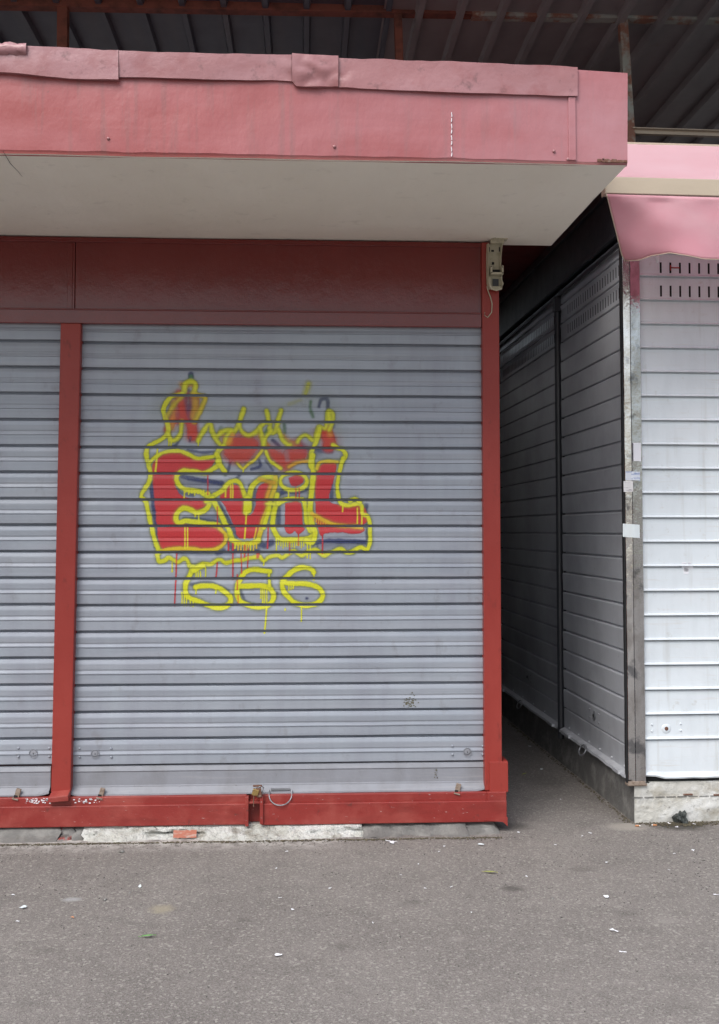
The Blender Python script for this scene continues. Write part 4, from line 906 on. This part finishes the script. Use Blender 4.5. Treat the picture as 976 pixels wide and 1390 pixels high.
# ------------------------------------------------------------------ litter on the ground
def scrap(px, py, s, asp=1, name='paper_scrap', m='paper', lab='tiny white paper crumb trodden into the asphalt', cat='litter', grp='white crumbs scattered on the asphalt', curl=.3, seed=0):
    p = PZ(px, py); rr = random.Random(int(px * 7 + py)); b = MB(); n = 6; a0 = rr.uniform(0, 3.1); rows = []
    ca_, sa_ = math.cos(a0), math.sin(a0)
    for i in range(n):
        row = []
        for j in range(n):
            u, v = (i / (n - 1) - .5) * s * asp, (j / (n - 1) - .5) * s; v *= .55 + .45 * math.sin(1 + u / s * 2 + px); u += nz(i * .7, j * .7, px) * s * .35; v += nz(i * .7, j * .7, py) * s * .3
            row.append((u * ca_ - v * sa_, u * sa_ + v * ca_, .004 + curl * s * (.25 + .5 * abs(nz(i * .5, j * .5, px + py)))))
        rows.append(row)
    b.grid(rows); o = b.build(name, M[m]); o.location = (p.x, p.y, 0); q = o.modifiers.new('s', 'SOLIDIFY'); q.thickness = .0012
    tag(o, lab, cat, grp); return o
crumbs = [(603, 1150, 6), (595.5, 1157.5, 6), (568, 1174, 5), (613, 1205, 7), (577, 1207, 5), (704, 1131, 7), (801, 1132, 8), (715, 1191, 6), (754, 1148, 5), (823, 1172, 6), (846, 1294, 10), (908, 1182, 5), (389, 1157, 6), (375, 1180, 6), (397, 1236, 7), (378, 1298, 11), (380, 1220, 6), (448, 1207, 6), (18, 1216, 6), (761, 1086, 5), (972, 1216, 8), (24, 1252, 6), (790, 1136, 5), (670, 1125, 5), (544, 1189, 4), (506, 1254, 5), (915, 1160, 5), (640, 1240, 4)]
for x, y, s in crumbs: scrap(x, y, s * .0015, 1.5)
scrap(530.5, 1144, .036, 1.5, lab='white paper scrap below the grey stretch of footing, largest on the ground', grp=None, curl=.18)
scrap(653, 1147.5, .02, 1.2, m='paper_cool', lab='greyish paper flake right of the largest white scrap', grp=None)
scrap(823, 1219, .022, 1.3, lab='white curled scrap right of centre, farther of the two large ones below the alley', grp=None)
scrap(834, 1265, .022, 1.4, lab='white torn scrap nearest the camera on the right', grp=None)
scrap(718.6, 1014, .02, 1.2, lab='white paper scrap lying in the dark alley', grp=None)
scrap(941, 1156, .018, 1.2, lab='white flake below the dark debris by the plinth', grp=None)
scrap(190, 1204, .014, 3, m='paper_cool', lab='bluish thin strip of paper on the left asphalt', grp=None, curl=.1)
scrap(32, 1233, .024, 1.2, m='paper_cool', lab='pale grey flake near the left edge of the photo', grp=None)
scrap(99, 1247, .014, 1.2, m='butt', lab='small reddish crumb on the left asphalt', grp=None)
def leaf(px, py, ln, w, rz, m, lab):
    p = PZ(px, py); b = MB(); rows = []
    for i in range(9):
        t = i / 8; ww = w * math.sin(math.pi * min(1, t * 1.02)) ** .8 + .0004; x = (t - .5) * ln
        rows.append([(x, -ww, .008 + .004 * t), (x, 0, .005 + .008 * math.sin(t * 3)), (x, ww, .010)])
    b.grid(rows); b.tube([(-ln * .5, 0, .006), (-ln * .72, .004, .005)], .001, 5)
    o = b.build('leaf', M[m]); o.location = (p.x, p.y, 0); o.rotation_euler = (0, 0, rz); tag(o, lab, 'leaf')
scrap(735, 1045, .02, 2, m='paper_cool', lab='flat grey paper strip inside the mouth of the alley', grp=None, curl=.1)
leaf(712, 1052, .05, .01, R(50), 'leaf', 'dull leaf lying in the alley between the kiosks')
leaf(666.5, 1186, .06, .009, R(-20), 'leaf', 'yellowish narrow fallen leaf right of centre on the asphalt')
leaf(202, 1273, .055, .006, R(5), 'green_leaf', 'bright green leaf lying on the asphalt at the lower left')
def pebble(px, py, s, lab, grp=None):
    p = PZ(px, py); bm = bmesh.new(); bmesh.ops.create_icosphere(bm, subdivisions=2, radius=s)
    for v in bm.verts: v.co *= 1 + .35 * nz(v.co.x * 60 + px, v.co.y * 60, v.co.z * 60); v.co.z = v.co.z * .6 + s * .4
    me = bpy.data.meshes.new('pebble'); bm.to_mesh(me); bm.free(); me.materials.append(M['stone']); o = bpy.data.objects.new('pebble', me); col.objects.link(o); o.location = (p.x, p.y, 0); tag(o, lab, 'stone', grp)
pebble(165, 1157, .014, 'dark pebble below the left end of the white footing')
pebble(142, 1222, .010, 'brown pebble on the left asphalt'); pebble(749, 1220, .007, 'small grey pebble in front of the alley', 'small pebbles'); pebble(176, 1212, .006, 'small grey pebble between brown pebble and blue strip')
def butt(px, py, rz, lab):
    p = PZ(px, py); o = thing('cigarette_butt', lab, 'litter', (p.x, p.y, .006), rz)
    MB().tube([(-.014, 0, 0), (.006, 0, 0)], .0042, 8).build('filter', M['butt'], o, smooth=True); MB().tube([(.006, 0, 0), (.013, .001, 0)], .004, 8).build('paper_end', M['butt_white'], o, smooth=True)
butt(866, 1122.5, R(-15), 'cigarette butt lying at the corner of the concrete plinth')
butt(888, 1121.5, R(160), 'cigarette butt lying between plinth corner and dark debris')
# dark crumpled debris clump with grit
p = PZ(925, 1117); db = thing('debris_clump', 'dark crumpled wet debris heaped against the white kiosk plinth', 'litter', (p.x, p.y, 0))
bm = bmesh.new(); bmesh.ops.create_icosphere(bm, subdivisions=4, radius=.036)
for v in bm.verts:
    v.co *= 1 + .55 * fbm(v.co.x * 45, v.co.y * 45, v.co.z * 45); v.co.z = max(-.002, v.co.z * 1.1 + .02)
me = bpy.data.meshes.new('bag'); bm.to_mesh(me); bm.free(); me.materials.append(M['char']); o = bpy.data.objects.new('crumpled_bag', me); col.objects.link(o); o.parent = db
b = MB()
for k in range(420):
    x, y = rng.normal() * .085, rng.normal() * .022 - .03; s_ = rng.uniform(.0015, .005); a = rng.uniform(0, 3)
    b.box(-s_, s_, -s_ * .6, s_ * .6, .0, s_, Matrix.Translation((x, y, .002)) @ Matrix.Rotation(a, 4, 'Z'))
for k in range(50):
    x, y = rng.normal() * .10, rng.normal() * .02 - .03; a = rng.uniform(0, 3.1); l_ = rng.uniform(.01, .03); b.tube([(x, y, .006), (x + l_ * math.cos(a), y + l_ * math.sin(a) * .4, .008)], .0009, 4)
tag(b.build('grit', M['grit'], db), kind='stuff')
for (x, y, s) in ((908, 1119, 9), (919, 1124, 7), (942, 1120, 7)): scrap(x, y, s * .002, 1.2, lab='tiny white crumb in the grit beside the dark debris', grp='crumbs in the grit by the plinth', curl=.5)
# loose grit over the asphalt, uncountable
b = MB()
for k in range(5200):
    x, y = rng.uniform(-2.6, 3.2), -.16 - abs(rng.normal()) * 1.1
    if rng.random() < .12: x, y = rng.uniform(-2.4, 1.3), -.15 - abs(rng.normal()) * .05
    s_ = rng.uniform(.0008, .0026); a = rng.uniform(0, 3); b.box(-s_, s_, -s_ * .7, s_ * .7, .0, s_ * .9, Matrix.Translation((x, y, .001)) @ Matrix.Rotation(a, 4, 'Z'))
tag(b.build('grit', mat('pale_grit', (.30, .28, .25), .9, layers=[((.08, .075, .07), U, 3, .45, .55, 1)])), 'fine loose grit strewn over the asphalt', 'grit', kind='stuff')
b = MB()
for k in range(2600):
    if k % 3: x = rng.uniform(-2.6, 1.0); y = -.165 - abs(rng.normal()) * .012 + .012 * nz(x * 4, 1)
    else: q = KM @ Vector((rng.uniform(.0, 1.6), -.012 - abs(rng.normal()) * .012, 0)) if k % 2 else KM @ Vector((-.0 - abs(rng.normal()) * .014, rng.uniform(0, 3), 0)); x, y = q.x, q.y
    s_ = rng.uniform(.0015, .005); a = rng.uniform(0, 3); b.box(-s_, s_, -s_ * .7, s_ * .7, .0, s_ * .7, Matrix.Translation((x, y, .001)) @ Matrix.Rotation(a, 4, 'Z'))
tag(b.build('dirt', M['grit']), 'dark crumbly dirt gathered along the foot of both kiosks', 'dirt', kind='stuff')
# ------------------------------------------------------------------ light
SUN_EL, SUN_AZ = R(50), R(214)                         # azimuth clockwise from +y: behind the camera, a little left
w = bpy.data.worlds.new('World'); S.world = w; w.use_nodes = True; nt = w.node_tree
sky = nt.nodes.new('ShaderNodeTexSky'); sky.sky_type = 'NISHITA'; sky.sun_disc = False; sky.sun_elevation = SUN_EL; sky.sun_rotation = SUN_AZ
sky.air_density = 1.2; sky.dust_density = 2; sky.ozone_density = 1
hs = nt.nodes.new('ShaderNodeHueSaturation'); hs.inputs['Saturation'].default_value = .5; nt.links.new(sky.outputs[0], hs.inputs['Color'])
tcw = nt.nodes.new('ShaderNodeTexCoord'); spx = nt.nodes.new('ShaderNodeSeparateXYZ'); nt.links.new(tcw.outputs['Generated'], spx.inputs[0])
mrw = nt.nodes.new('ShaderNodeMapRange'); mrw.inputs[1].default_value = 0; mrw.inputs[2].default_value = .9; mrw.inputs[3].default_value = .45; mrw.inputs[4].default_value = 1.6; nt.links.new(spx.outputs[2], mrw.inputs[0])
vmw = nt.nodes.new('ShaderNodeVectorMath'); vmw.operation = 'SCALE'; nt.links.new(hs.outputs[0], vmw.inputs[0]); nt.links.new(mrw.outputs[0], vmw.inputs['Scale'])   # overcast: brighter overhead than at the horizon
bg = nt.nodes['Background']; nt.links.new(vmw.outputs[0], bg.inputs['Color']); bg.inputs['Strength'].default_value = .115
sd = bpy.data.lights.new('sun', 'SUN'); sd.energy = 1.5; sd.angle = R(35); sd.color = (1, .97, .93); so = bpy.data.objects.new('sun', sd); col.objects.link(so)
dirv = Vector((math.sin(SUN_AZ) * math.cos(SUN_EL), math.cos(SUN_AZ) * math.cos(SUN_EL), math.sin(SUN_EL)))
so.rotation_euler = dirv.to_track_quat('Z', 'Y').to_euler()
S.render.engine = 'CYCLES'
S.view_settings.view_transform = 'Standard'; S.view_settings.look = 'None'; S.view_settings.exposure = .75; S.view_settings.gamma = 1
